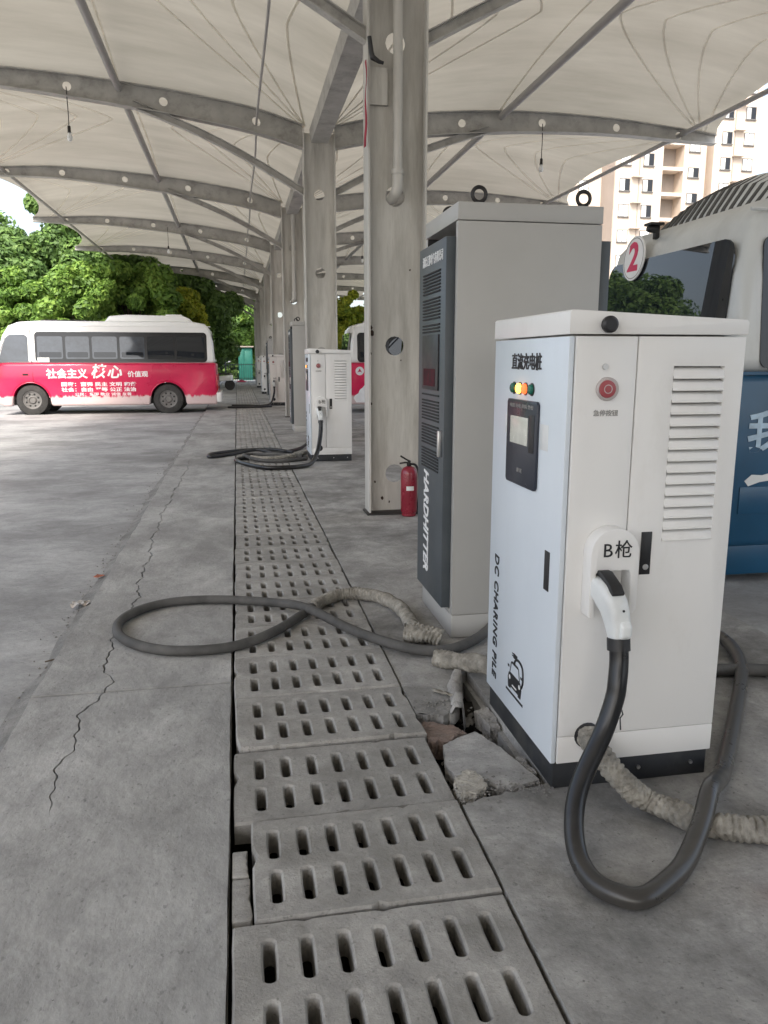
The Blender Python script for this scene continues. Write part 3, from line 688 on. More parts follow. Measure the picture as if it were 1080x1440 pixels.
# wire strung through the arch holes
pts = []
for k in range(0, 8):
    ya = FY0 + FP * k; z = TOP[-1](1.0) - depth(1) / 2
    pts.append((CX - 1.0, ya, z - .03))
    if k < 7: pts += [(CX - 1.0 + .02, ya + 1.6, z - .08), (CX - .99, ya + 3.2, z - .11), (CX - 1.0, ya + 4.8, z - .07)]
tag(B().tube(crom(pts, 3), .017, 6).build('power_wire', M['tube']), 'thin grey wire strung through the arches left of the columns', 'wire')
lamp = None
LP = [(-2.43, 1, 'bare bulb on a cord under the second arch at the left'), (5.32, 1, 'bare bulb on a cord hanging right of the grey cabinet top'), (-2.0, 3, 'far bare bulb on a cord above the red and white bus'), (4.2, 3, 'bare bulb on a cord seen between the first two columns')]
for x, k, lb in LP:
    sd = -1 if x < CX else 1; u = abs(x - CX); z = TOP[sd](u) - depth(u) * .55
    if lamp is None:
        lamp = thing('hanging_lamp', lb, 'lamp', (x, FY0 + FP * k, z), 0, 'bare bulbs hanging from the arches')
        B().tube([(0, -.02, 0), (.004, -.02, -.3), (0, -.02, -.58)], .007, 6).build('cord', M['black'], lamp)
        B().lathe((0, -.02, -.66), [(.018, .1), (.024, .09), (.026, .02), (.03, 0)][::-1], 12).build('socket', M['darkmetal'], lamp)
        B().lathe((0, -.02, -.79), [(.004, 0), (.026, .012), (.04, .045), (.036, .085), (.02, .13)], 14).build('bulb', M['paper'], lamp)
    else:
        c = copy_tree(lamp); c.location = (x, FY0 + FP * k, z); c['label'] = lb
# ribbon on the near column
b = B(); vs = []
for i in range(12):
    z = 3.93 - i * .062; a = .5 * math.sin(i * .5); wv = .028
    vs += [(1.165 + .006 * math.sin(i), 7.06 - wv * math.cos(a), z), (1.165 + .006 * math.sin(i) + .016 * math.sin(a), 7.06 + wv * math.cos(a), z)]
b.add(vs, [(2 * i, 2 * i + 1, 2 * i + 3, 2 * i + 2) for i in range(11)], True)
rb = b.build('ribbon', M['ribbon'], sharp=False); md = rb.modifiers.new('thick', 'SOLIDIFY'); md.thickness = .006
tag(rb, 'dark red ribbon hanging on the left flange of the nearest column', 'ribbon')

# ------------------------------------------------------------------ white charging pile
W_, DK = M['white'], M['black']
XF, YF, ZF = (0, -1, 0), (0, 0, 1), None      # text axes on the front (facing -X)
ch = thing('charging_pile', 'nearest white charger with lit orange lamp and gun plugged into its side', 'charger', (1.0, 2.26, 0), 0, 'white charging piles')
pl = B().box(.012, .59, .012, .69, 0, .095).build('plinth', M['plinth'], ch, bevel=.003)
for x in (.10, .33, .53): B().lathe((x, .006, .05), [(.0, 0), (.007, 0), (.007, .008)], 8, 'y').build('bolt', M['chrome'], pl)
B().box(.02, .596, .040, .70, .097, 1.522).build('body', W_, ch, bevel=.002)
fd = B().box(-.001, .017, .004, .70, .098, 1.519).build('front_door', M['whiteskylit'], ch, bevel=.003)
B().box(.0205, .2235, .0, .0195, .196, 1.519).build('side_panel', W_, ch, bevel=.002)
B().box(.0205, .596, .0, .0195, .098, .1935).build('skirt_panel', W_, ch, bevel=.002)
LX0, LX1, LZ0, LZ1 = .352, .528, .866, 1.428
b = B(); plate_frame(b, .2285, .596, .196, 1.519, LX0, LX1, LZ0, LZ1, .0, .0195)
sdoor = b.build('side_door', W_, ch, bevel=.0015)
B().box(LX0 - .01, LX1 + .01, .0375, .0395, LZ0 - .01, LZ1 + .01).build('vent_back', M['gap'], sdoor)
ns = 15; pit = (LZ1 - LZ0) / ns
b = B(); b.prism([(.036, pit * 1.0), (.036, pit * .93), (-.0005, .007), (-.0065, .0), (-.0065, -.0015), (-.003, -.0015), (.000, pit * .62), (.005, pit * .74)][::-1], (LX0 - .001, LX1 + .001), axis=0)
slat_me = b.mesh('slat', W_, bevel=.0008, seg=1)
for i in range(ns): link('slat', slat_me, sdoor, (0, 0, LZ0 + i * pit))
b = B(); b.prism([(-.004, 1.5255), (.597, 1.5255), (.600, 1.53), (.600, 1.565), (.593, 1.572), (.02, 1.597), (.002, 1.597), (-.004, 1.591)], (-.003, .703)); b.build('cap', W_, ch, bevel=.004)
B().lathe((.112, -.042, 1.553), [(.0, 0), (.018, .0), (.0255, .006), (.0255, .018), (.022, .022), (.017, .03), (.017, .036)], 22, 'y').build('lamp_knob', DK, ch)
es = B().lathe((.128, -.012, 1.359), [(.0, 0), (.033, 0), (.036, .003), (.037, .0125)], 28, 'y').build('emergency_stop', M['guard'], ch)
B().lathe((.124, -.0185, 1.359), [(.0, 0), (.020, .0), (.0265, .002), (.0275, .006)], 24, 'y').build('push_button', M['redbtn'], es)
B().lathe((.124, -.0192, 1.359), [(.0115, 0), (.014, 0), (.014, .0006), (.0115, .0006)], 24, 'y', caps=False).build('button_ring', M['guard'], es)
B().lathe((.119, -.005, 1.427), [(.0, 0), (.009, .0), (.010, .003), (.010, .0049)], 12, 'y').build('screw', M['chrome'], ch)
text('lettering', '急停按钮', (.128, -.0012, 1.283), (1, 0, 0), (0, 0, 1), .021, M['greyink'], ch)
hd = B().box(.277, .315, -.0035, -.0002, .753, .897).build('door_handle', DK, sdoor, bevel=.002)
B().lathe((.297, -.008, .779), [(.0, 0), (.008, 0), (.010, .002), (.010, .0042)], 12, 'y').build('lock', M['chrome'], sdoor)
# front door furniture
def fbox(y0, y1, z0, z1, x0, x1, name, m, par, bev=.002): return B().box(x0, x1, y0, y1, z0, z1).build(name, m, par, bevel=bev)
text('lettering', '直流充电桩', (-.0026, .36, 1.437), XF, YF, .06, M['ink'], fd, bold=.0011, width=.285)
LC = [('greenlamp', (.01, .10, .06), None, 0), ('amberlamp', (.9, .55, .12), (1.0, .42, .05), 2.6), ('redlamp', (.8, .16, .05), (1.0, .10, .02), .9), ('greenlamp', (.012, .14, .09), None, 0)]
for (nm, c, e, st), yy in zip(LC, (.471, .412, .355, .295)):
    m_ = mat(nm, c, .25, var=0, emit=e, estr=st)
    lo = B().lathe((-.016, yy, 1.347), [(.0, 0), (.012, .0), (.0175, .004), (.0185, .0148)], 18, 'x').build('indicator_lamp', m_, fd)
    B().lathe((-.004, yy, 1.347), [(.0187, 0), (.0225, .0), (.0225, .0028), (.0187, .0028)], 18, 'x').build('bezel', M['darkmetal'], lo)
b = B(); b.prism([(.235, 1.002), (.505, 1.002), (.514, 1.012), (.514, 1.298), (.504, 1.308), (.226, 1.308), (.216, 1.298), (.216, 1.012), (.226, 1.002)], (-.012, -.0012), axis=0)
pn = b.build('control_panel', M['navy'], fd, bevel=.003)
fbox(.296, .470, 1.150, 1.248, -.0135, -.0121, 'screen', M['screen'], pn, .0004)
fbox(.236, .282, 1.13, 1.262, -.0135, -.0121, 'card_slot', M['black'], pn, .0004)
text('lettering', '电源 充电 故障 告警', (-.0124, .365, 1.285), XF, YF, .016, M['greyink'], pn, width=.23)
text('lettering', '刷卡区', (-.0124, .365, 1.055), XF, YF, .018, M['greyink'], pn)
fbox(.081, .122, .684, .820, -.004, -.0012, 'door_handle', DK, fd, .002)
text('lettering', 'DC CHARING PILE', (-.0026, .606, .425), (0, 0, -1), (0, -1, 0), .066, M['ink'], fd, bold=.0012, shear=.12, spacing=1.12, width=.52)
fbox(.520, .556, 1.178, 1.245, -.0022, -.0012, 'sticker', M['paper'], fd, .0002)
st = fbox(.137, .206, 1.150, 1.236, -.0022, -.0012, 'sticker', M['paper'], fd, .0002)
# car-and-plug emblem: polygons in (y, z); picture right is -y
def ink(poly, m=M['ink'], x=-.0016, par=fd, nm='emblem'):
    return B().prism(poly, (x, -.0011), axis=0)
em = B(); cy0 = .367
def q(pts): return [(cy0 - a, c) for a, c in pts]
em.prism(q([(-.092, .176), (.092, .176), (.092, .186), (-.092, .186)]), (-.0018, -.0011), 0)
em.prism(q([(-.066, .196), (-.04, .196), (-.04, .204), (.04, .204), (.04, .196), (.066, .196), (.07, .206), (.074, .236), (.062, .258), (.048, .262), (-.048, .262), (-.062, .258), (-.074, .236), (-.07, .206)]), (-.0018, -.0011), 0)
em.prism(q([(-.048, .262), (-.056, .262), (-.042, .306), (-.03, .312), (.03, .312), (.042, .306), (.056, .262), (.048, .262), (.036, .302), (-.036, .302)]), (-.0018, -.0011), 0)
em.prism(q([(-.078, .276), (-.06, .276), (-.06, .286), (-.078, .286)]), (-.0018, -.0011), 0); em.prism(q([(.06, .276), (.078, .276), (.078, .286), (.06, .286)]), (-.0018, -.0011), 0)
cab = [(0, .307), (.0, .322), (.02, .336), (.05, .338), (.078, .328), (.088, .305), (.088, .27), (.074, .245)]
em.tube([(-.0014, cy0 - a, c) for a, c in [tuple(v[:2]) for v in crom([(a, c, 0) for a, c in cab], 4)]], .0048, 6)
em.prism(q([(-.02, .330), (.022, .330), (.022, .350), (-.02, .350)]), (-.0018, -.0011), 0)
em.prism(q([(-.036, .334), (-.02, .334), (-.02, .338), (-.036, .338)]), (-.0018, -.0011), 0); em.prism(q([(-.036, .343), (-.02, .343), (-.02, .347), (-.036, .347)]), (-.0018, -.0011), 0)
em.build('car_emblem', M['ink'], fd)
for s in (-1, 1): B().lathe((-.0022, cy0 + s * .052, .240), [(.0, 0), (.009, .0), (.009, .0007)], 12, 'x').build('emblem_headlight', M['paper'], fd)
B().prism(q([(-.024, .214), (.024, .214), (.024, .220), (-.024, .220)]), (-.0023, -.0017), 0).build('emblem_grille', M['paper'], fd)
# gun holster
ho = []
for k in range(13):
    a = math.pi * k / 12; ho.append((.159 + .083 * math.cos(a), .843 + .083 * math.sin(a)))
hp = [(.242, .66), (.232, .642), (.216, .64), (.214, .778), (.207, .788), (.104, .788), (.097, .78), (.097, .632), (.082, .632), (.076, .645)]
b = B(); b.ngon_prism(ho + hp[::-1] if False else ho + [(.076, .645), (.082, .632), (.097, .632), (.097, .78), (.104, .788), (.207, .788), (.214, .778), (.216, .64), (.232, .642), (.242, .66)], (-.062, .0))
hol = b.build('gun_holster', W_, ch, bevel=.004)
B().box(.0972, .2138, -.003, -.0008, .64, .787).build('socket_plate', W_, hol); B().box(.0985, .155, -.05, -.0035, .764, .7865).build('socket_hood', DK, hol, bevel=.003)
B().lathe((.120, -.03, .738), [(.0, 0), (.034, 0), (.036, .002), (.036, .0285)], 20, 'y').build('socket', DK, hol)
text('lettering', 'B', (.131, -.0632, .854), (1, 0, 0), (0, 0, 1), .062, M['ink'], hol); text('lettering', '枪', (.185, -.0632, .854), (1, 0, 0), (0, 0, 1), .062, M['ink'], hol)
# sleeve outlet
B().lathe((.125, -.006, .195), [(.0, 0), (.04, 0), (.046, .003), (.046, .0055)], 20, 'y').build('cable_outlet', DK, ch)
pile_copies = [((1.0, 11.05, 0), 'second white charger, standing before the second steel column'), ((1.0, 25.0, 0), 'third white charger, small beside the fourth column'), ((1.0, 33.5, 0), 'fourth white charger far down the platform'), ((.98, 41.0, 0), 'farthest white charger of the row')]

# ------------------------------------------------------------------ charging gun and its cable
def make_gun(org, cable_pts, cable_r, label, dusty_from=None):
    g = thing('charging_gun', label, 'charging gun', org, 0, 'charging guns plugged in the chargers')
    body = crom([(.112, -.012, .742), (.113, -.05, .738), (.116, -.095, .728), (.122, -.13, .703), (.128, -.148, .665), (.131, -.158, .628), (.131, -.165, .596)], 5)
    n = len(body); kk = [0, .2, .38, .55, .75, 1]
    b = B(); vs = []; N = 24
    for i, p in enumerate(body):
        tt = (body[min(i + 1, n - 1)] - body[max(i - 1, 0)]).normalized(); ax = Vector((1, 0, 0)); ax = (ax - tt * ax.dot(tt)).normalized(); ay = tt.cross(ax)
        hx = float(np.interp(i / (n - 1), kk, [.031, .034, .037, .036, .033, .027])); hy = float(np.interp(i / (n - 1), kk, [.031, .036, .047, .049, .041, .028]))
        for k in range(N):
            a = 2 * math.pi * k / N; c_, s_ = math.cos(a), math.sin(a); e = .58
            vs.append(p + ax * hx * math.copysign(abs(c_) ** e, c_) + ay * hy * math.copysign(abs(s_) ** e, s_))
    b.add(vs, [(i * N + k, i * N + (k + 1) % N, (i + 1) * N + (k + 1) % N, (i + 1) * N + k) for i in range(n - 1) for k in range(N)] + [tuple(reversed(range(N))), tuple((n - 1) * N + k for k in range(N))], True)
    b.build('gun_body', M['gun'], g, sharp=False)
    B().lathe((.126, -.197, .70), [(.0, 0), (.004, 0), (.004, .002)], 8, 'y').build('rivet', DK, g)
    B().tube([(.112, -.014, .742), (.112, -.004, .742)], .033, 18).build('nozzle', DK, g)
    b = B(); b.prism([(-.03, .776), (-.03, .792), (-.085, .794), (-.150, .768), (-.172, .748), (-.166, .738), (-.085, .774)], (.100, .140), axis=0)
    b.build('latch', DK, g, bevel=.003)
    b = B(); b.prism([(-.165, .668), (-.190, .668), (-.208, .652), (-.208, .618), (-.195, .606), (-.165, .612)], (.118, .154), axis=0)
    b.build('trigger_cover', M['gun'], g, bevel=.008, seg=3)
    B().tube([(.131, -.164, .603), (.130, -.172, .566)], .0355, 18).build('collar', DK, g)
    B().tube([Vector(p) for p in crom(cable_pts, 7)], cable_r, 16).build('cable', M['cablemix'], g)
    return g
def loc(pts, o=(1.0, 2.26, 0)): return [(p[0] - o[0], p[1] - o[1], p[2] - o[2]) for p in pts]
CP = [(1.130, 2.088, .575), (1.128, 2.078, .53), (1.117, 2.06, .472), (1.105, 2.05, .42), (1.064, 2.03, .326), (.975, 1.98, .197), (.932, 1.925, .118), (.912, 1.85, .055), (.918, 1.765, .031), (.955, 1.70, .031), (1.02, 1.672, .031), (1.13, 1.725, .031), (1.22, 1.79, .036), (1.333, 1.896, .075), (1.43, 2.005, .106), (1.53, 2.11, .070), (1.64, 2.235, .034), (1.966, 2.637, .031), (2.26, 3.02, .031), (2.40, 3.30, .031), (2.42, 3.52, .031), (2.30, 3.70, .031), (2.05, 3.55, .031), (1.86, 3.30, .031)]
gun = make_gun((1.0, 2.26, 0), loc(CP), .0295, 'white charging gun plugged in the nearest charger, thick black cable looping to the floor', 66)
B().tube([(.160, -.166, .60), (.163, -.171, .52), (.158, -.17, .42), (.150, -.175, .37), (.156, -.176, .352), (.147, -.176, .34), (.151, -.176, .30)], .0022, 6).build('string', M['rubber'], gun)

# cloth-wrapped sleeves
def sleeve(name, label, pts, r, seed, cat='cable sleeve', sub=7):
    C_ = crom(pts, sub); rr = random.Random(seed)
    # resample evenly at 6 mm so the wraps crease regularly
    L_ = [0]
    for i in range(1, len(C_)): L_.append(L_[-1] + (C_[i] - C_[i - 1]).length)
    n = int(L_[-1] / .0065); P = []
    for i in range(n + 1):
        s = L_[-1] * i / n; P.append(Vector([float(np.interp(s, L_, [c[k] for c in C_])) for k in range(3)]))
    b = B(); N = 26; vs = []; fs = []
    nx = None; ph = 0
    for i, p in enumerate(P):
        t = (P[min(i + 1, n)] - P[max(i - 1, 0)]).normalized()
        if nx is None: nx = t.cross(Vector((0, 0, 1))).normalized()
        nx = (nx - t * nx.dot(t)).normalized(); ny = t.cross(nx); ph += rr.uniform(.6, 1.25)
        for k in range(N):
            a = 2 * math.pi * k / N
            f = 1.06 - .34 * (1 - abs(math.sin(ph * .95 + 1.3 * math.sin(a + i * .04) + .6 * math.sin(2 * a + 1.3 + i * .02)))) ** 2.2 + .09 * math.sin(a * 2 + i * .13) * math.sin(i * .09) + .05 * math.sin(a * 4 - i * .3) + rr.uniform(-.03, .03)
            q_ = p + (nx * math.cos(a) + ny * math.sin(a)) * r * f
            vs.append(q_)
    for i in range(n):
        for k in range(N): fs.append((i * N + k, i * N + (k + 1) % N, (i + 1) * N + (k + 1) % N, (i + 1) * N + k))
    fs += [tuple(reversed(range(N))), tuple(n * N + k for k in range(N))]
    b.add(vs, fs, True)
    return tag(b.build(name, M['fabric'], sharp=False), label, cat)
sleeve('wrapped_sleeve', 'wrinkled cloth wrapped sleeve leaving the low side of the nearest charger', [(1.125, 2.262, .197), (1.124, 2.20, .192), (1.132, 2.15, .17), (1.165, 2.11, .125), (1.215, 2.09, .075), (1.262, 2.075, .045), (1.31, 2.02, .041), (1.36, 1.945, .041), (1.44, 1.90, .041), (1.54, 1.87, .041), (1.70, 1.86, .041), (1.85, 1.90, .041)], .038, 3)

# black cable loop across the drain and its wrapped end
LC2 = [(1.62, 4.02, .36), (1.42, 3.83, .16), (1.28, 3.73, .06), (1.146, 3.62, .030), (.98, 3.515, .030), (.841, 3.54, .030), (.689, 3.683, .032), (.537, 3.906, .034), (.335, 4.22, .060), (.142, 4.44, .034), (-.148, 4.56, .030), (-.399, 4.572, .030), (-.58, 4.47, .030), (-.68, 4.286, .030), (-.672, 4.076, .030), (-.576, 3.90, .030), (-.408, 3.77, .030), (-.201, 3.735, .030), (-.027, 3.78, .030), (.141, 3.93, .032), (.29, 4.153, .030), (.40, 4.34, .032)]
lc = thing('charging_cable', 'dusty black cable looped across the drain covers, half wrapped in cloth', 'cable', (.3, 4.0, 0))
B().tube([p - Vector((.3, 4.0, 0)) for p in crom(LC2, 6)], .026, 12).build('cable', M['rubberdust'], lc)
s_ = sleeve('wrapped_end', None, [(p[0] - .3, p[1] - 4.0, p[2]) for p in [(.38, 4.31, .034), (.43, 4.375, .036), (.50, 4.45, .038), (.577, 4.50, .04), (.67, 4.50, .04), (.748, 4.455, .04), (.82, 4.36, .04), (.868, 4.22, .04), (.885, 4.05, .04), (.878, 3.90, .042), (.872, 3.78, .045), (.885, 3.70, .045)]], .036, 8, None)
s_.parent = lc
# bunched cloth lumps at the end, and the stub running to the charger
for i, (lb, pts, r) in enumerate([('bunched dirty cloth wrapping at the foot of the grey cabinet', [(.82, 3.74, .05), (.88, 3.70, .058), (.94, 3.68, .05), (.985, 3.66, .035)], .05),
                                 ('short wrapped cloth stub entering under the nearest charger', [(.90, 3.42, .03), (.95, 3.36, .04), (1.0, 3.30, .05), (1.06, 3.22, .07), (1.12, 3.08, .09), (1.14, 2.97, .10)], .042)]):
    sleeve('wrapped_sleeve', lb, pts, r, 20 + i)
# torn cloth strip on the floor
b = B(); rr = random.Random(9); vs = []
for i in range(9):
    x = .80 + i * .012; vs += [(x, 3.13 - .01 * i + rr.uniform(-.008, .008), .004 + .004 * (i % 2)), (x + .004, 3.10 - .011 * i + rr.uniform(-.008, .008), .012 * rr.random() + .003)]
b.add(vs, [(2 * i, 2 * i + 1, 2 * i + 3, 2 * i + 2) for i in range(8)], True); o = b.build('cloth_strip', M['fabric'], sharp=False)
o.modifiers.new('thick', 'SOLIDIFY').thickness = .004; tag(o, 'torn strip of pale cloth lying on the floor before the nearest charger', 'cloth strip')
# cable on the floor behind the near charger at right
tag(B().tube(crom([(1.9, 3.15, .03), (2.1, 3.05, .03), (2.35, 3.0, .03), (2.7, 2.85, .03), (3.1, 2.6, -.03)], 6), .028, 10).build('charging_cable', M['rubberdust']), 'dark cable lying on the floor right of the nearest charger', 'cable')

# ------------------------------------------------------------------ tall grey cabinet
G, D_ = M['cabgrey'], M['cabdark']
cb = thing('power_cabinet', 'tall grey power cabinet with dark vented door behind the nearest charger', 'cabinet', (1.062, 3.75, 0), 0, 'tall grey power cabinets')
B().box(.0, .74, .0, .65, .0, .123).build('plinth', G, cb, bevel=.003)
b = B(); b.box(.0, .74, 0, .035, .126, 2.10); b.box(.0, .74, .615, .65, .126, 2.10); b.box(.05, .735, .036, .614, .127, 2.01); b.box(.20, .735, .036, .614, 2.011, 2.099); b.box(.0, .049, .036, .614, .126, .15)
b.build('body', G, cb, bevel=.002)
rc = B().box(-.002, .742, -.002, .652, 2.104, 2.186).build('roof_cap', G, cb, bevel=.004)
B().box(.195, .199, .037, .613, 2.012, 2.10).build('hood_recess', M['black'], cb); B().box(.003, .194, .036, .0365, 2.012, 2.10).build('hood_recess', M['black'], cb); B().box(.003, .194, .6135, .614, 2.012, 2.10).build('hood_recess', M['black'], cb)
dr = B().box(-.045, .048, .045, .605, .155, 2.035).build('door', D_, cb, bevel=.004)
slat2 = B().box(-.0515, -.0455, .14, .50, 0, .008).mesh('slat', M['gap'], bevel=.001, seg=1)
z = 1.885
for gI in range(8):
    if 1.29 < z < 1.60: z -= .0
    for i in range(7):
        zz = z - i * .0165
        if not (1.27 < zz < 1.585): link('slat', slat2, dr, (0, 0, zz))
    z -= .132
dp = B().box(-.054, -.0455, .15, .49, 1.29, 1.575).build('display', M['black'], dr, bevel=.003)
B().box(-.0555, -.0542, .2, .45, 1.31, 1.40).build('readout', mat('dim red readout', (.06, .012, .018), .6, spec=.1, var=.6, scale=24), dp)
B().box(-.066, -.0455, .075, .098, .955, 1.09).build('handle', M['chrome'], dr, bevel=.003)
text('lettering', '湖北汇都电气有限公司', (-.0462, .31, 1.955), XF, YF, .06, M['whiteink'], dr, width=.42)
text('lettering', 'HARDHITTER', (-.0462, .40, .56), (0, 0, -1), (0, -1, 0), .145, M['whiteink'], dr, bold=.004, shear=.2, width=.58)
B().box(.743, .805, .03, .60, .15, 2.03).build('rear_door', D_, cb, bevel=.004)
for (x, yy) in ((.12, .06), (.66, .06), (.12, .59), (.66, .59)):
    b = B(); b.tube([(x + .034 * math.cos(a), yy, 2.232 + .034 * math.sin(a)) for a in [2 * math.pi * k / 20 for k in range(21)]], .0095, 8, caps=False); b.lathe((x, yy, 2.186), [(.016, 0), (.016, .008), (.009, .01), (.009, .016)], 10)
    b.build('lifting_eye', M['darkmetal'], cb)

# ------------------------------------------------------------------ fire extinguisher
fe = thing('fire_extinguisher', 'red fire extinguisher standing at the foot of the nearest column', 'fire extinguisher', (1.545, 6.985, 0))
B().lathe((0, 0, 0), [(.0, .0), (.062, .0), (.068, .006), (.068, .03), (.074, .036), (.077, .05), (.077, .40), (.072, .43), (.055, .455), (.03, .468), (.022, .47)], 26).build('cylinder', M['red'], fe)
B().lathe((0, 0, .47), [(.02, 0), (.022, .004), (.022, .03), (.014, .034), (.014, .05)], 14).build('valve', M['darkmetal'], fe)
B().tube([(.01, 0, .50), (-.04, 0, .505), (-.09, 0, .497)], .008, 8).build('handle', M['darkmetal'], fe)
B().tube([(.015, 0, .512), (-.03, 0, .535), (-.082, 0, .568)], .008, 8).build('lever', M['darkmetal'], fe)
B().tube(crom([(.015, 0, .49), (.06, 0, .48), (.09, 0, .42), (.10, 0, .30), (.097, .01, .16), (.085, .02, .05)], 5), .011, 8).build('hose', M['rubber'], fe)
b = B(); vs = []
for k in range(7):
    a = R(-120 + k * 9); vs += [(.0783 * math.cos(a), .0783 * math.sin(a), .25), (.0783 * math.cos(a), .0783 * math.sin(a), .29)]
b.add(vs, [(2 * k, 2 * k + 2, 2 * k + 3, 2 * k + 1) for k in range(6)], True); b.build('paper_label', M['paper'], fe, sharp=False)

# copies of chargers and cabinets down the platform
gunl = {0: 'white charging gun in the second charger with black cable to the floor', 1: 'charging gun in the third white charger by the fourth column'}
for i, (l, lb) in enumerate(pile_copies):
    c = copy_tree(ch); c.location = l; c['label'] = lb
    if i < 2:
        k = l[1] - 2.26
        if i == 0: cp = [(1.130, 10.878, .575), (1.128, 10.86, .50), (1.11, 10.82, .36), (1.06, 10.72, .18), (.96, 10.55, .05), (.80, 10.38, .03), (.575, 10.30, .03), (.33, 10.33, .03), (.14, 10.62, .03), (-.02, 11.0, .03), (-.05, 11.3, .03), (.2, 11.5, .03)]
        else: cp = [(1.130, 24.83, .575), (1.12, 24.80, .4), (1.0, 24.6, .1), (.7, 24.4, .03), (.3, 24.6, .03), (-.2, 24.8, .03)]
        make_gun(l, loc(cp, l), .0305, gunl[i])
for (l, lb) in [((1.10, 15.75, 0), 'tall blue grey cabinet behind the second white charger'), ((1.12, 29.0, 0), 'far tall grey cabinet beyond the fourth column')]:
    c = copy_tree(cb); c.location = l; c['label'] = lb
c2 = thing('charging_cable', 'cable loops heaped on the drain covers in front of the second charger', 'cable', (.3, 11.8, 0))
o2 = Vector((.3, 11.8, 0))
B().tube([p - o2 for p in crom([(1.18, 13.1, .10), (.98, 12.6, .03), (.7, 12.1, .03), (.50, 12.0, .03), (.244, 12.2, .06), (-.084, 11.98, .03), (-.40, 11.68, .03), (-.47, 11.78, .03), (-.40, 12.05, .03), (.027, 12.40, .03), (.475, 12.30, .05), (.8, 12.0, .03)], 6)], .027, 10).build('cable', M['rubber'], c2)
B().tube([p - o2 for p in crom([(.95, 11.2, .03), (.6, 11.0, .03), (.3, 11.1, .03), (.05, 11.5, .06), (.2, 11.8, .03), (.55, 11.55, .06), (.9, 11.4, .03)], 6)], .027, 10).build('cable', M['rubberdust'], c2)
w2 = sleeve('wrapped_end', None, [(p[0] - .3, p[1] - 11.8, p[2]) for p in [(1.0, 11.9, .04), (.8, 11.45, .045), (.55, 11.2, .045), (.35, 11.15, .045), (.15, 11.3, .045)]], .036, 31, None); w2.parent = c2
c3 = B().tube(crom([(1.0, 24.2, .03), (.6, 23.9, .03), (.1, 23.8, .03), (-.3, 23.9, .03), (-.1, 24.1, .03), (.5, 24.2, .03)], 5), .03, 8).build('charging_cable', M['rubber'])
tag(c3, 'dark cables lying across the platform before the third charger', 'cable')

# ------------------------------------------------------------------ minibuses (local: rear at x=0, front towards +x, near side at y=0, far side y=2.06)
BW = 2.06
def arc(cx, cz, r, a0, a1, n): return [(cx + r * math.cos(R(a0 + (a1 - a0) * k / n)), cz + r * math.sin(R(a0 + (a1 - a0) * k / n))) for k in range(n + 1)]
WHX = (1.36, 4.98); BELT = 1.395
def side_y(z): return float(np.interp(z, [BELT, 2.25, 2.46], [0.0, .075, .13]))
def roundrect(x0, x1, z0, z1, r, n=4):
    p = []
    for cx, cz, a in ((x1 - r, z1 - r, 0), (x0 + r, z1 - r, 90), (x0 + r, z0 + r, 180), (x1 - r, z0 + r, 270)):
        for k in range(n + 1): t = R(a + 90 * k / n); p.append((cx + r * math.cos(t), cz + r * math.sin(t)))
    return p
def side_panel(pts, off, th, inner=0.0):
    """panel following the tilted side, pts in (x,z)"""
    b = B(); n = len(pts)
    f = [(x, side_y(z) - off, z) for x, z in pts]; k = [(x, side_y(z) - off + th, z) for x, z in pts]
    tri = tessellate_polygon([[Vector((p[0], p[1], 0)) for p in pts]])
    b.add(f + k, [tuple(t) for t in tri] + [tuple(i + n for i in reversed(t)) for t in tri] + [(i, (i + 1) % n, (i + 1) % n + n, i + n) for i in range(n)])
    return b
def rear_panel(pts, off, th):
    b = B(); b.prism([(p[0], p[1]) for p in pts], (-off, -off + th), axis=0)
    b.v = [(v[0] + max(0, (v[2] - BELT)) * .07, v[1], v[2]) for v in b.v]; return b
wt = B().lathe((0, 0, 0), [(.24, .02), (.26, .0), (.35, .0), (.405, .02), (.405, .19), (.35, .21), (.24, .21)], 28, 'y', caps=False).mesh('tyre', M['tyre'])
b = B(); b.lathe((0, .012, 0), [(.0, .02), (.075, .02), (.085, .0), (.10, .02), (.12, .035), (.21, .028), (.235, .004), (.245, .004), (.245, .15)], 28, 'y')
for k in range(8):
    a = 2 * math.pi * k / 8; b.lathe((.165 * math.cos(a), .028, .165 * math.sin(a)), [(.0, 0), (.028, 0), (.028, .003)], 8, 'y')
rim_me = b.mesh('rim', M['rim'])
hole_me = B()
for k in range(8):
    a = 2 * math.pi * (k + .5) / 8; hole_me.lathe((.168 * math.cos(a), .035, .168 * math.sin(a)), [(.0, 0), (.027, 0), (.027, .006)], 8, 'y')
hole_me = hole_me.mesh('rim_holes', M['chassis'])
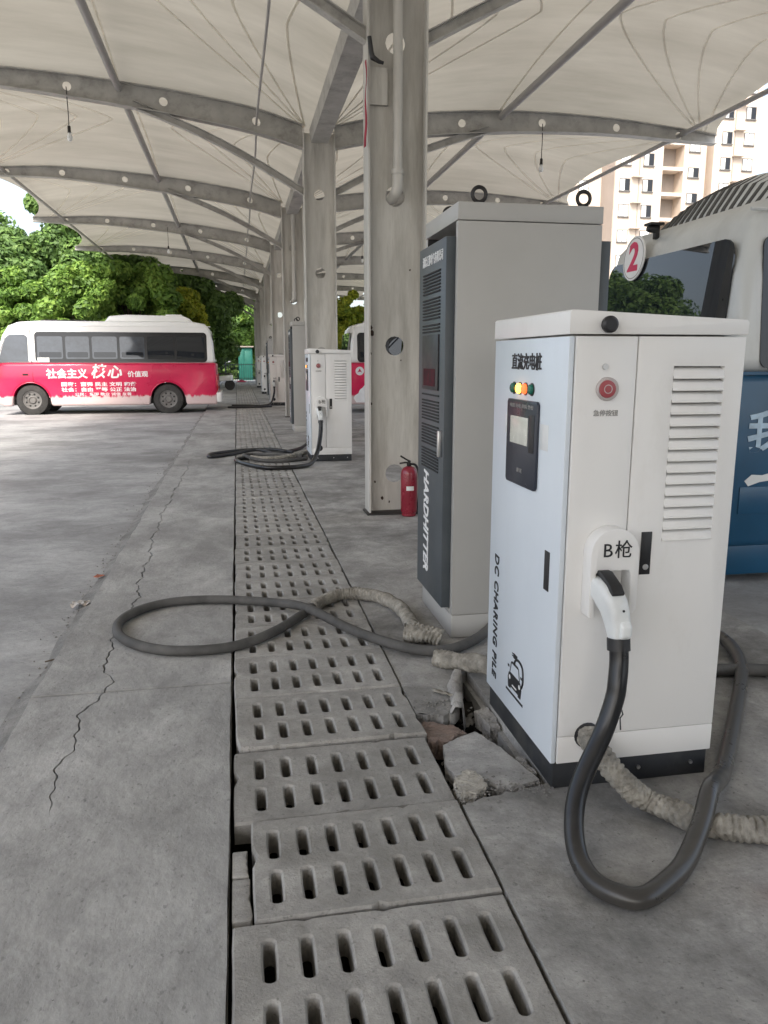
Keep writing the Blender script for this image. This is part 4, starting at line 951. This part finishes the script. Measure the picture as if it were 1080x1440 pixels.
def bus(label, loc_, rz, body_m, group, ac=(.62, 3.0), near_detail=False):
    t = thing('minibus', label, 'minibus', loc_, rz, group)
    o = [(.0, .24)]
    o += [(WHX[0] - .50, .24)] + arc(WHX[0], .40, .48, 180, 0, 12) + [(WHX[0] + .50, .24), (WHX[1] - .50, .24)] + arc(WHX[1], .40, .48, 180, 0, 12) + [(WHX[1] + .50, .24), (5.70, .24), (5.88, .36), (5.92, .75), (5.90, 1.0), (5.86, BELT), (.0, BELT)]
    b = B(); b.ngon_prism(o, (.0, BW)); b.build('lower_body', body_m, t, bevel=.06, seg=3, angle=70)
    up = [(.02, BELT + .002), (5.85, BELT + .002), (5.80, 1.6), (5.62, 2.15), (5.46, 2.40), (5.20, 2.50), (4.7, 2.535), (.6, 2.535), (.28, 2.48), (.15, 2.34), (.07, 2.0)]
    b = B(); b.ngon_prism(up, (.0, BW))
    b.v = [(v[0], (side_y(v[2]) if v[1] < 1 else BW - side_y(v[2])), v[2]) for v in b.v]
    b.build('upper_body', M['buswhite'], t, bevel=.085, seg=4, angle=50)
    B().box(.25, 5.7, .15, BW - .15, .28, .42).build('chassis', M['chassis'], t)
    for x in WHX:
        for side in (0, 1):
            w_ = bpy.data.objects.new('wheel', None); COL.objects.link(w_); w_.parent = t
            w_.location = (x, .03 if side == 0 else BW - .03, .405); w_.rotation_euler = (0, 0, 0 if side == 0 else math.pi)
            link('tyre', wt, w_); link('rim', rim_me, w_); link('rim_holes', hole_me, w_)['kind'] = 'stuff'
            b = B(); b.lathe((x, .24 if side == 0 else BW - .3, .40), [(.0, 0), (.465, 0), (.465, .06), (.0, .06)], 20, 'y'); b.build('wheel_liner', M['chassis'], t)
    # glass band and panes on the near side
    side_panel(roundrect(.24, 4.80, BELT + .03, 2.24, .10), .006, .012).build('window_band', M['glassband'], t)
    x = 4.76
    for wi, wdt in enumerate((.70, .66, .70, .70, .76, .80)):
        pw = side_panel(roundrect(x - wdt + .02, x - .02, BELT + .12, 2.12, .05), .011, .004).build('window', M['glasspane'] if wi < 4 else M['glass'], t)
        if wi < 4: side_panel(roundrect(x - wdt + .06, x - .06, BELT + .16, 1.70, .03), .0125, .001).build('window_sash', M['glass'], pw)
        x -= wdt + .03
    dw = side_panel([(4.98, BELT + .04), (5.74, BELT + .03), (5.70, 1.6), (5.54, 2.06), (5.45, 2.15), (5.06, 2.17), (4.98, 2.10)], .006, .012).build('door_window', M['glasspane'], t)
    for (p0, p1) in (((4.90, .90), (4.91, 2.28)), ((4.90, 2.28), (5.48, 2.25)), ((5.48, 2.25), (5.81, BELT))):
        b = B(); b.tube([(p0[0], side_y(p0[1]) - .001, p0[1]), ((p0[0] + p1[0]) / 2, side_y((p0[1] + p1[1]) / 2) - .001, (p0[1] + p1[1]) / 2), (p1[0], side_y(p1[1]) - .001, p1[1])], .006, 6); b.build('door_seam', M['glassband'], t)
    B().box(5.02, 5.16, -.02, -.002, 1.08, 1.12).build('door_handle', M['glassband'], t)
    B().box(2.6, 2.606, -.003, -.0005, .45, .8).build('panel_seam', M['chassis'], t)
    for x in WHX:
        B().tube([(p[0], -.004, p[1]) for p in arc(x, .40, .485, 172, 8, 18)], .013, 6).build('arch_trim', body_m, t)
    B().tube([(.12, side_y(2.40) - .004, 2.40), (2.8, side_y(2.40) - .006, 2.405), (5.3, side_y(2.40) - .004, 2.40)], .011, 6).build('rain_gutter', M['buswhite'], t)
    B().box(.06, 5.80, -.006, -.0008, BELT - .012, BELT + .008).build('waist_moulding', body_m, t)
    for x in (2.0, 3.2, 4.2): B().box(x, x + .05, -.010, -.001, .50, .53).build('side_marker', M['taillamp'], t)
    # rear face
    rw = rear_panel(roundrect(.16, BW - .16, BELT + .10, 2.24, .12), .002, .012).build('rear_window', M['glass'], t)
    rw.data.transform(Matrix.Translation((.012, 0, 0)))
    for yy in (.02, BW - .16): B().box(-.025, .02, yy, yy + .14, .62, 1.08).build('tail_lamp', M['taillamp'], t, bevel=.01)
    B().box(-.12, .1, .015, BW - .015, .30, .58).build('bumper', M['buswhite'], t, bevel=.04, seg=3)
    B().box(-.008, .03, .75, 1.3, .72, .9).build('number_plate', M['paper'], t, bevel=.003)
    # roof air conditioner
    a0, a1 = ac
    prof = [(a0, 2.53), (a0 + .08, 2.63), (a0 + .25, 2.70), (a1 - .6, 2.725), (a1 - .14, 2.685), (a1, 2.53)]
    b = B(); b.ngon_prism(prof, (.32, BW - .32)); acu = b.build('roof_air_conditioner', M['buswhite'], t, bevel=.04, seg=3, angle=40)
    B().box(a0 + .3, a0 + .75, .62, 1.44, 2.70, 2.755).build('vent_cover', M['buswhite'], acu, bevel=.015)
    B().box(3.5, 4.7, .5, .56, 2.54, 2.58).build('roof_rail', M['chassis'], t)
    # mirror
    mr = B(); mr.tube([(5.72, .04, 1.75), (5.85, -.22, 1.72)], .015, 8); mr.box(5.81, 5.90, -.36, -.14, 1.42, 1.74); mr.build('mirror', M['black'], t, bevel=.015)
    return t
def mirror_x(t):
    """turn a finished bus into its left-to-right mirror image"""
    done = set()
    def go(o):
        for c in o.children:
            if c.type == 'MESH' and o is t or (c.type == 'MESH' and o.type == 'MESH'):
                if c.data.name not in done:
                    done.add(c.data.name); c.data.transform(Matrix.Diagonal((-1, 1, 1, 1))); c.data.flip_normals()
            if c.type == 'EMPTY': c.location.x *= -1
            go(c)
    go(t)
BR = 'red and white minibuses'
def stext(par, body, x, z, size, m=M['whiteink'], width=None, bold=0, shear=0, y=-.003):
    return text('lettering', body, (x, y, z), (1, 0, 0), (0, 0, 1), size, m, par, width=width, bold=bold, shear=shear)
b1 = bus('red and white minibus with white slogan parked left of the platform', (-.58, 22.75, -.06), 0, M['redwrap'], BR)
mirror_x(b1)
stext(b1, '社会主义', -4.02, 1.10, .27, width=1.08, bold=.009)
stext(b1, '核', -3.21, 1.16, .42, width=.41, bold=.011, shear=.22); stext(b1, '心', -2.78, 1.14, .38, width=.40, bold=.011, shear=.22)
stext(b1, '价值观', -2.15, 1.09, .17, width=.55, bold=.004)
stext(b1, '国家：富强 民主 文明 和谐', -3.2, .82, .12, width=1.98, bold=.003)
stext(b1, '社会：自由 平等 公正 法治', -3.2, .675, .12, width=1.98, bold=.003)
stext(b1, '公民：爱国 敬业 诚信 友善', -3.1, .55, .09, width=1.5, bold=.001)
B().box(-4.74, -4.44, -.022, -.0135, 1.43, 1.55).build('number_sign', M['paper'], b1); stext(b1, '206', -4.59, 1.49, .11, M['greyink'], y=-.024)
b3 = bus('red and white minibus with round white emblem, seen between the first two columns', (3.1, 21.9, -.06), 0, M['redwrap'], BR)
B().lathe((.30, -.004, 1.18), [(.0, 0), (.12, 0), (.12, .003)], 24, 'y').build('round_emblem', M['whiteink'], b3)
B().prism([(.23, 1.13), (.30, 1.25), (.37, 1.13), (.33, 1.16), (.27, 1.16)], (-.0055, -.0042)).build('emblem_figure', M['redwrap'], b3)
b = B()
rr = random.Random(4)
sk = [(.12, .42), (.16, .5), (.26, .56), (.30, .66), (.38, .72), (.45, .80), (.52, .76), (.60, .88), (.68, .82), (.76, .90), (.88, .84), (1.0, .9), (1.0, .30), (.2, .30)]
b.prism(sk, (-.004, -.0008)).build('skyline_print', M['whiteink'], b3)
b4 = bus('white roofed minibus in the gap between the nearest column and grey cabinet', (3.2, 13.5, -.06), 0, M['redwrap'], BR)
# near bus at the right
nb = bus('nearest minibus with blue lower body and red number two on its rear window', (3.12, 4.55, -.06), 0, M['busblue'], None, ac=(3.0, 3.2))
nb.scale = (1, 1, 1.02)
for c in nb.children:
    if c.name.startswith(('upper_body', 'bumper', 'rain_gutter')): c.data.materials[0] = M['buswhiteshade']
for c in list(nb.children):
    if c.name.startswith(('roof_air_conditioner', 'roof_rail')):
        for g in list(c.children): bpy.data.objects.remove(g)
        bpy.data.objects.remove(c)
    elif c.name.startswith('window_band'):
        c.data = side_panel(roundrect(.205, 4.80, BELT + .03, 2.24, .06), .006, .012).mesh('window_band', M['glassband'])
def acz(y): return 2.40 + .40 * max(0, 1 - (abs(y - 1.0) / 1.02) ** 2.2) ** .7
b = B(); vs = []; ny = 30
stn = [(.34, 0), (.40, .35), (.52, .75), (.68, .96), (.9, 1.0), (2.4, 1.0), (2.7, .6), (2.8, 0)]
for i, (x, f) in enumerate(stn):
    for j in range(ny + 1):
        yy = .02 + 1.96 * j / ny; vs.append((x, yy, 2.39 + (acz(yy) - 2.39) * f))
b.add(vs, [(i * (ny + 1) + j, (i + 1) * (ny + 1) + j, (i + 1) * (ny + 1) + j + 1, i * (ny + 1) + j + 1) for i in range(len(stn) - 1) for j in range(ny)], True)
ac_ = b.build('roof_air_conditioner', M['buswhiteshade'], nb)
for k in range(19):
    yy = .16 + k * .092; h_ = acz(yy) - 2.39
    if h_ < .06: continue
    P_ = [(.355 - .008, .12), (.40 - .008, .35), (.52 - .008, .75), (.66 - .006, .93)]
    pts = [(x, yy + .05 * f, 2.39 + (acz(yy) - 2.39) * f) for x, f in P_]
    b = B(); n = len(pts)
    vs = [(p[0], p[1] - .02, p[2] + .003) for p in pts] + [(p[0], p[1] + .02, p[2] + .003) for p in pts] + [(p[0] + .015, p[1] - .02, p[2] - .012) for p in pts] + [(p[0] + .015, p[1] + .02, p[2] - .012) for p in pts]
    fs = []
    for i in range(n - 1): fs += [(i, i + 1, n + i + 1, n + i), (i, 2 * n + i, 2 * n + i + 1, i + 1), (n + i, n + i + 1, 3 * n + i + 1, 3 * n + i)]
    fs += [(0, n, 3 * n, 2 * n), (n - 1, 3 * n - 1, 4 * n - 1, 2 * n - 1)]
    b.add(vs, fs); b.build('slot', M['slotgrey'], ac_)
sgn = B(); tz = 2.26; tx = (tz - BELT) * .07
def tilt(b):
    b.v = [(v[0] + (v[2] - tz) * .07 + tx, v[1], v[2]) for v in b.v]; return b
sgn = tilt(B().lathe((-.012, 1.46, tz), [(.0, 0), (.168, 0), (.17, .002), (.17, .012)], 36, 'x')).build('number_sign', M['whiteink'], nb)
tilt(B().lathe((-.0135, 1.46, tz), [(.150, 0), (.157, 0), (.157, .0012), (.150, .0012)], 36, 'x', caps=False)).build('sign_ring', M['greyink'], sgn)
mpink = mat('pink red print', (.62, .02, .10), .4, var=.05)
text('lettering', '2', (-.0145 + tx, 1.46, tz), (0, -1, 0), (.07, 0, 1), .30, mpink, sgn, bold=.009, width=.16)
stext(nb, '我', .30, 1.0, .28, mat('pale blue print', (.42, .55, .66), .5, var=.2, scale=12), bold=.007, y=-.004)
stext(nb, '爱', .62, 1.0, .28, M['whiteink'], bold=.007, y=-.004)
b = B(); b.prism([(.17, .70), (.22, .74), (.30, .735), (.40, .76), (.42, .72), (.36, .70), (.28, .69), (.2, .665)], (-.004, -.0005)); b.build('dove_print', M['paper'], nb)
b = B(); b.lathe((.20, 1.40, 2.475), [(.022, -.08), (.03, -.05), (.03, 0)], 12, 'x'); b.box(.12, .24, 1.35, 1.46, 2.50, 2.52); b.box(.18, .22, 1.38, 1.42, 2.40, 2.50); b.build('rear_camera', M['black'], nb, bevel=.004)
B().tube([(.36, -.02, 2.0), (.38, -.10, 2.02), (.40, -.10, 1.3), (.38, -.02, 1.28)], .012, 8).build('grab_rail', M['black'], nb)
B().box(.06, .84, .02, .06, .06, .30).build('side_skirt', M['busblue'], nb, bevel=.01); B().box(-.05, .05, .1, BW - .1, .08, .32).build('mud_guard', M['chassis'], nb, bevel=.01)
b = B(); b.box(.14, .46, -.008, -.0005, .48, .66); b.build('fuel_flap', M['busblue'], nb, bevel=.002)

# ------------------------------------------------------------------ apartment block behind the right-hand buses
ap = thing('apartment_building', 'beige apartment building with rows of white windows behind the minibuses', 'building', (59.7, 100, 0))
FLH = 3.2
wb = B()
cols = {'a': -8.87, 'b': -5.63, 's': .85, 'e': 5.42, 'f': 8.65}
wb.box(-10.2, -3.6, 0, 10, -.06, 41); wb.box(-3.6, -.6, 2.2, 10, -.06, 41); wb.box(-.6, 2.55, 0, 10, -.06, 41); wb.box(2.55, 3.65, 1.6, 10, -.06, 41); wb.box(3.65, 10.2, 0, 10, -.06, 41)
wb.build('wall', M['wallpink'], ap)
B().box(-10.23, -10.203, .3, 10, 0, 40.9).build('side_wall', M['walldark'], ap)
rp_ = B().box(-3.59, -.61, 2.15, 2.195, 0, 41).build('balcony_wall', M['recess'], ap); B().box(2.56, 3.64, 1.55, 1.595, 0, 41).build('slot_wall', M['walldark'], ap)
def window_me(w_, h_):
    b = B(); plate_frame(b, -w_ / 2, w_ / 2, -h_ / 2, h_ / 2, -w_ / 2 + .07, w_ / 2 - .07, -h_ / 2 + .07, h_ / 2 - .07, -.10, -.003); b.box(-.03, .03, -.09, -.02, -h_ / 2 + .07, h_ / 2 - .07)
    sill = b; sill.box(-w_ / 2 - .08, w_ / 2 + .08, -.2, -.001, -h_ / 2 - .1, -h_ / 2 - .003)
    f = b.mesh('window', M['winframe']); p = B().box(-w_ / 2 + .071, w_ / 2 - .071, -.05, -.04, -h_ / 2 + .071, h_ / 2 - .071).mesh('pane', M['winpane'])
    d = B().box(.04, w_ / 2 - .072, -.06, -.052, -h_ / 2 + .072, h_ / 2 - .072).mesh('open_sash', M['glassband'])
    return f, p, d
W1_ = window_me(1.45, 1.55); W2_ = window_me(1.55, 1.25)
rr = random.Random(5)
for nm, cx in cols.items():
    for fl in range(12):
        z = 20.7 + FLH * (fl - 6) if nm in 'ab' else (25.76 + FLH * (fl - 7) if nm == 's' else 27.08 + FLH * (fl - 8))
        if z < 2 or z > 39.5: continue
        f, p, d = W2_ if nm == 's' else W1_
        o = link('window', f, ap, (cx, 0, z)); link('pane', p, o)
        if rr.random() < .42: link('open_sash', d, o)
led = B().box(-.75, .75, -.7, -.002, -.09, 0).mesh('ledge', M['wallpink']); flr = B().box(-3.59, -.61, .0, 2.14, -.22, .22).mesh('balcony_slab', M['wallpink'])
for fl in range(12):
    z = 20.7 + FLH * (fl - 6); zz = 27.08 + FLH * (fl - 8)
    link('balcony_slab', flr, ap, (0, 0, z - .95)); link('ledge', led, ap, (-7.25, 0, z + 1.0)); link('ledge', led, ap, (7.05, 0, zz + 1.0))
dp_ = B().tube([(-6.9, -.08, 0), (-6.9, -.08, 40.8)], .06, 6).mesh('downpipe', M['walldark'])
for x in (0, 13.4): link('downpipe', dp_, ap, (x, 0, 0))
ap2 = thing('apartment_building', 'left wing of the beige apartments, set back behind the cabinet ring', 'building', (43.5, 104, 0))
B().box(-5, 5.95, 0, 10, -.06, 41).build('wall', M['wallpink'], ap2)
for cx in (-3.2, .2, 3.4):
    for fl in range(12):
        o = link('window', W1_[0], ap2, (cx, 0, 21.2 + FLH * (fl - 6))); link('pane', W1_[1], o)

# ------------------------------------------------------------------ trees
def leaves(center_list, n, size, seed):
    g = np.random.default_rng(seed)
    V = []
    for (c, r, k) in center_list:
        d = g.normal(size=(k, 3)); d /= np.linalg.norm(d, axis=1)[:, None]
        rad = r * (1 - .55 * g.random(k) ** 2.2)
        p = np.array(c) + d * rad[:, None] * np.array([1, 1, .8])
        nrm = d + g.normal(scale=.55, size=(k, 3)) + np.array([0, 0, .35]); nrm /= np.linalg.norm(nrm, axis=1)[:, None]
        a = np.cross(nrm, g.normal(size=(k, 3))); a /= np.linalg.norm(a, axis=1)[:, None]; bb = np.cross(nrm, a)
        s = size * .78 * (.6 + .8 * g.random(k))[:, None]
        V.append(np.stack([p - a * s, p - bb * s * .5 + nrm * s * .1, p + a * s, p + bb * s * .5 + nrm * s * .1], 1))
    V = np.concatenate(V); return V.reshape(-1, 3)
def leaf_mesh(name, V, m):
    n = len(V) // 4; me = bpy.data.meshes.new(name)
    me.vertices.add(len(V)); me.vertices.foreach_set('co', V.astype(np.float32).ravel())
    me.loops.add(len(V)); me.loops.foreach_set('vertex_index', np.arange(len(V), dtype=np.int32))
    me.polygons.add(n); me.polygons.foreach_set('loop_start', np.arange(0, 4 * n, 4, dtype=np.int32))
    me.update(calc_edges=True); me.validate(); me.materials.append(m); return me
def tree(label, x, y, h, r, m, seed, clumps=70, per=420, size=.17, low=.25, cat='tree', name='tree', group='trees beyond the yard'):
    rr = random.Random(seed); t = thing(name, label, cat, (x, y, -.06), 0, group)
    cl = []; b = B(); th = h * .42
    b.tube(crom([(0, 0, 0), (rr.uniform(-.1, .1), rr.uniform(-.1, .1), th * .5), (rr.uniform(-.2, .2), rr.uniform(-.2, .2), th), (rr.uniform(-.3, .3), 0, h * .75)], 4), [.22 * h / 8 * (1 - .055 * i) for i in range(13)], 9)
    cz = h * (low + (1 - low) / 2); hz = h * (1 - low) / 2
    for i in range(clumps):
        a = rr.uniform(0, 6.283); e = math.asin(rr.uniform(-.85, 1)); k = rr.uniform(.55, .98)
        # uneven crown: radius modulated by a few lobes
        lob = 1 + .16 * math.sin(a * 3 + seed) + .12 * math.sin(a * 5 + e * 4 + seed * 2)
        p = (r * k * lob * math.cos(a) * math.cos(e), r * k * lob * math.sin(a) * math.cos(e), cz + hz * k * math.sin(e) * lob)
        cr_ = r * rr.uniform(.18, .34); cl.append((p, cr_, int(per * 1.5 * rr.uniform(.6, 1.3))))
        if i % 6 == 0: b.tube(crom([(0, 0, th * .8), (p[0] * .4, p[1] * .4, (th + p[2]) / 2), p], 3), [.07 * h / 8 * (1 - .12 * q_) for q_ in range(7)], 6)
    b.build('trunk', M['bark'], t)
    link('crown', leaf_mesh('crown', leaves(cl, per, size, seed), m), t)
    return t
tree('tallest dark green tree at the far left edge, behind the bus front', -11.2, 36, 7.3, 3.3, M['leafdark'], 1, 95, 480, .17, .12)
tree('dark broad tree behind the bus, its top against the canopy tip', -6.6, 37.5, 8.1, 2.7, M['leafdark'], 2, 85, 480, .17, .15)
tree('bright green bushy tree behind the middle of the bus', -6.0, 33.0, 5.0, 1.7, M['leaf'], 3, 60, 420, .14, .12)
tree('green tree behind the bus roof air conditioner', -4.2, 34.5, 5.6, 1.8, M['leaf'], 4, 60, 420, .15, .15)
tree('green tree with brighter twigs left of the bus middle', -8.3, 34.0, 5.2, 1.6, M['leaf'], 12, 55, 420, .14, .12)
tree('yellowish green tree above the bus rear', -2.6, 38.5, 5.0, 1.5, M['leafyellow'], 5, 45, 380, .14, .2)
tree('dark tree behind the bus tail near the iron fence', -2.6, 44, 6.6, 2.6, M['leafdark'], 6, 80, 440, .17, .08)
tree('deep green tree by the fence under the far canopy end', .1, 63, 8.0, 2.9, M['leaf'], 7, 80, 440, .2, .12)
tree('deep green far tree left of the fence end', -5.0, 60, 9.0, 4.0, M['leafdark'], 8, 90, 480, .22, .05)
tree('dark tree at the far left behind the bus window', -14.5, 41, 8.6, 3.8, M['leafdark'], 9, 90, 480, .19, .05)
tree('bright yellow green tree above the far red bus', 6.6, 44, 4.9, 1.5, M['leafyellow'], 10, 55, 420, .14, .3)
tree('yellow green tree right of the brightest one, behind the far buses', 10.5, 47, 5.4, 2.0, M['leafyellow'], 13, 55, 420, .15, .3)
tree('green tree seen in the sliver beside the grey cabinet', 9.2, 33, 4.9, 1.6, M['leaf'], 14, 50, 420, .14, .2)
# far belt of shrubs closing the yard
cl = []; rr = random.Random(77)
for i in range(150):
    x = rr.uniform(-42, 3); yv = rr.uniform(66, 76) if x > -14 else rr.uniform(48, 60); cl.append(((x, yv, rr.uniform(.3, 5.2)), rr.uniform(1.0, 1.9), 260))
for i in range(90):
    x = rr.uniform(-30, 2); cl.append(((x, rr.uniform(60, 64), rr.uniform(.1, .9)), rr.uniform(.8, 1.2), 200))
for i in range(60):
    x = rr.uniform(3, 60); cl.append(((x, rr.uniform(72, 80), rr.uniform(.3, 2.4)), rr.uniform(1.0, 1.7), 200))
o = link('far_shrub_belt', leaf_mesh('far_shrub_belt', leaves(cl, 0, .26, 5), M['leafdark'])); tag(o, 'dark mass of shrubs closing the yard beyond the fence', 'shrubs', kind='stuff')

# ------------------------------------------------------------------ fence, green booth, scooter at the far end
fn = thing('iron_fence', 'low dark iron railing across the far end of the platform', 'fence', (-3.0, 55.5, 0))
for z in (.12, 1.05): B().box(-4, 4.3, -.025, .025, z, z + .05).build('rail', M['fence'], fn)
bar = B().box(-.012, .012, -.012, .012, .0, 1.15).mesh('bar', M['fence']); post = B().box(-.04, .04, -.04, .04, -.06, 1.3).mesh('post', M['fence'])
for i in range(56): link('bar', bar, fn, (-3.95 + i * .148, -.04, 0))
for i in range(5): link('post', post, fn, (-4 + i * 2.07, .07, 0))
gs = thing('green_booth', 'green sheet metal booth beyond the iron railing', 'booth', (.62, 58.5, -.06))
B().box(-.5, .5, -.5, .8, 0, 2.35).build('wall', M['greenpaint'], gs); B().box(-.6, .6, -.65, .95, 2.355, 2.44).build('roof', M['walldark'], gs)
B().box(-.05, .42, -.53, -.503, .05, 2.1).build('door', M['greenpaint'], gs, bevel=.01); B().box(-.42, -.12, -.53, -.503, .05, 2.2).build('panel', M['greenpaint'], gs, bevel=.01)
sc = thing('scooter', 'small white scooter parked behind the tail of the bus', 'scooter', (-.95, 38.0, 0), R(160))
for x in (-.62, .62): B().lathe((x, -.05, .25), [(.12, 0), (.24, .0), (.25, .03), (.25, .08), (.24, .1), (.12, .1)], 20, 'y').build('wheel', M['tyre'], sc)
b = B(); b.ngon_prism([(-.75, .45), (-.15, .42), (.05, .25), (.35, .28), (.52, .85), (.45, 1.0), (.38, .95), (.3, .42), (.08, .36), (-.05, .66), (-.75, .72)], (-.16, .16)); b.build('body', M['buswhite'], sc, bevel=.04, seg=2)
B().box(-.7, -.05, -.14, .14, .72, .80).build('seat', M['black'], sc, bevel=.03); B().tube([(.42, -.32, 1.05), (.45, 0, 1.0), (.42, .32, 1.05)], .02, 8).build('handlebar', M['black'], sc)
bg_ = thing('rag_heap', 'small heap of pinkish rags at the far end of the platform', 'rags', (.25, 50.5, 0))
b = B(); rr = random.Random(6); vs = [(.35 * math.cos(a) * q_, .3 * math.sin(a) * q_, .16 * (1 - q_) + rr.uniform(0, .05)) for q_ in (1, .66, .33, .05) for a in [2 * math.pi * k / 12 for k in range(12)]]
b.add(vs, [(i * 12 + k, i * 12 + (k + 1) % 12, (i + 1) * 12 + (k + 1) % 12, (i + 1) * 12 + k) for i in range(3) for k in range(12)], True)
b.build('rags', M['ribbon'], bg_, sharp=False)
bpy.context.view_layer.update()
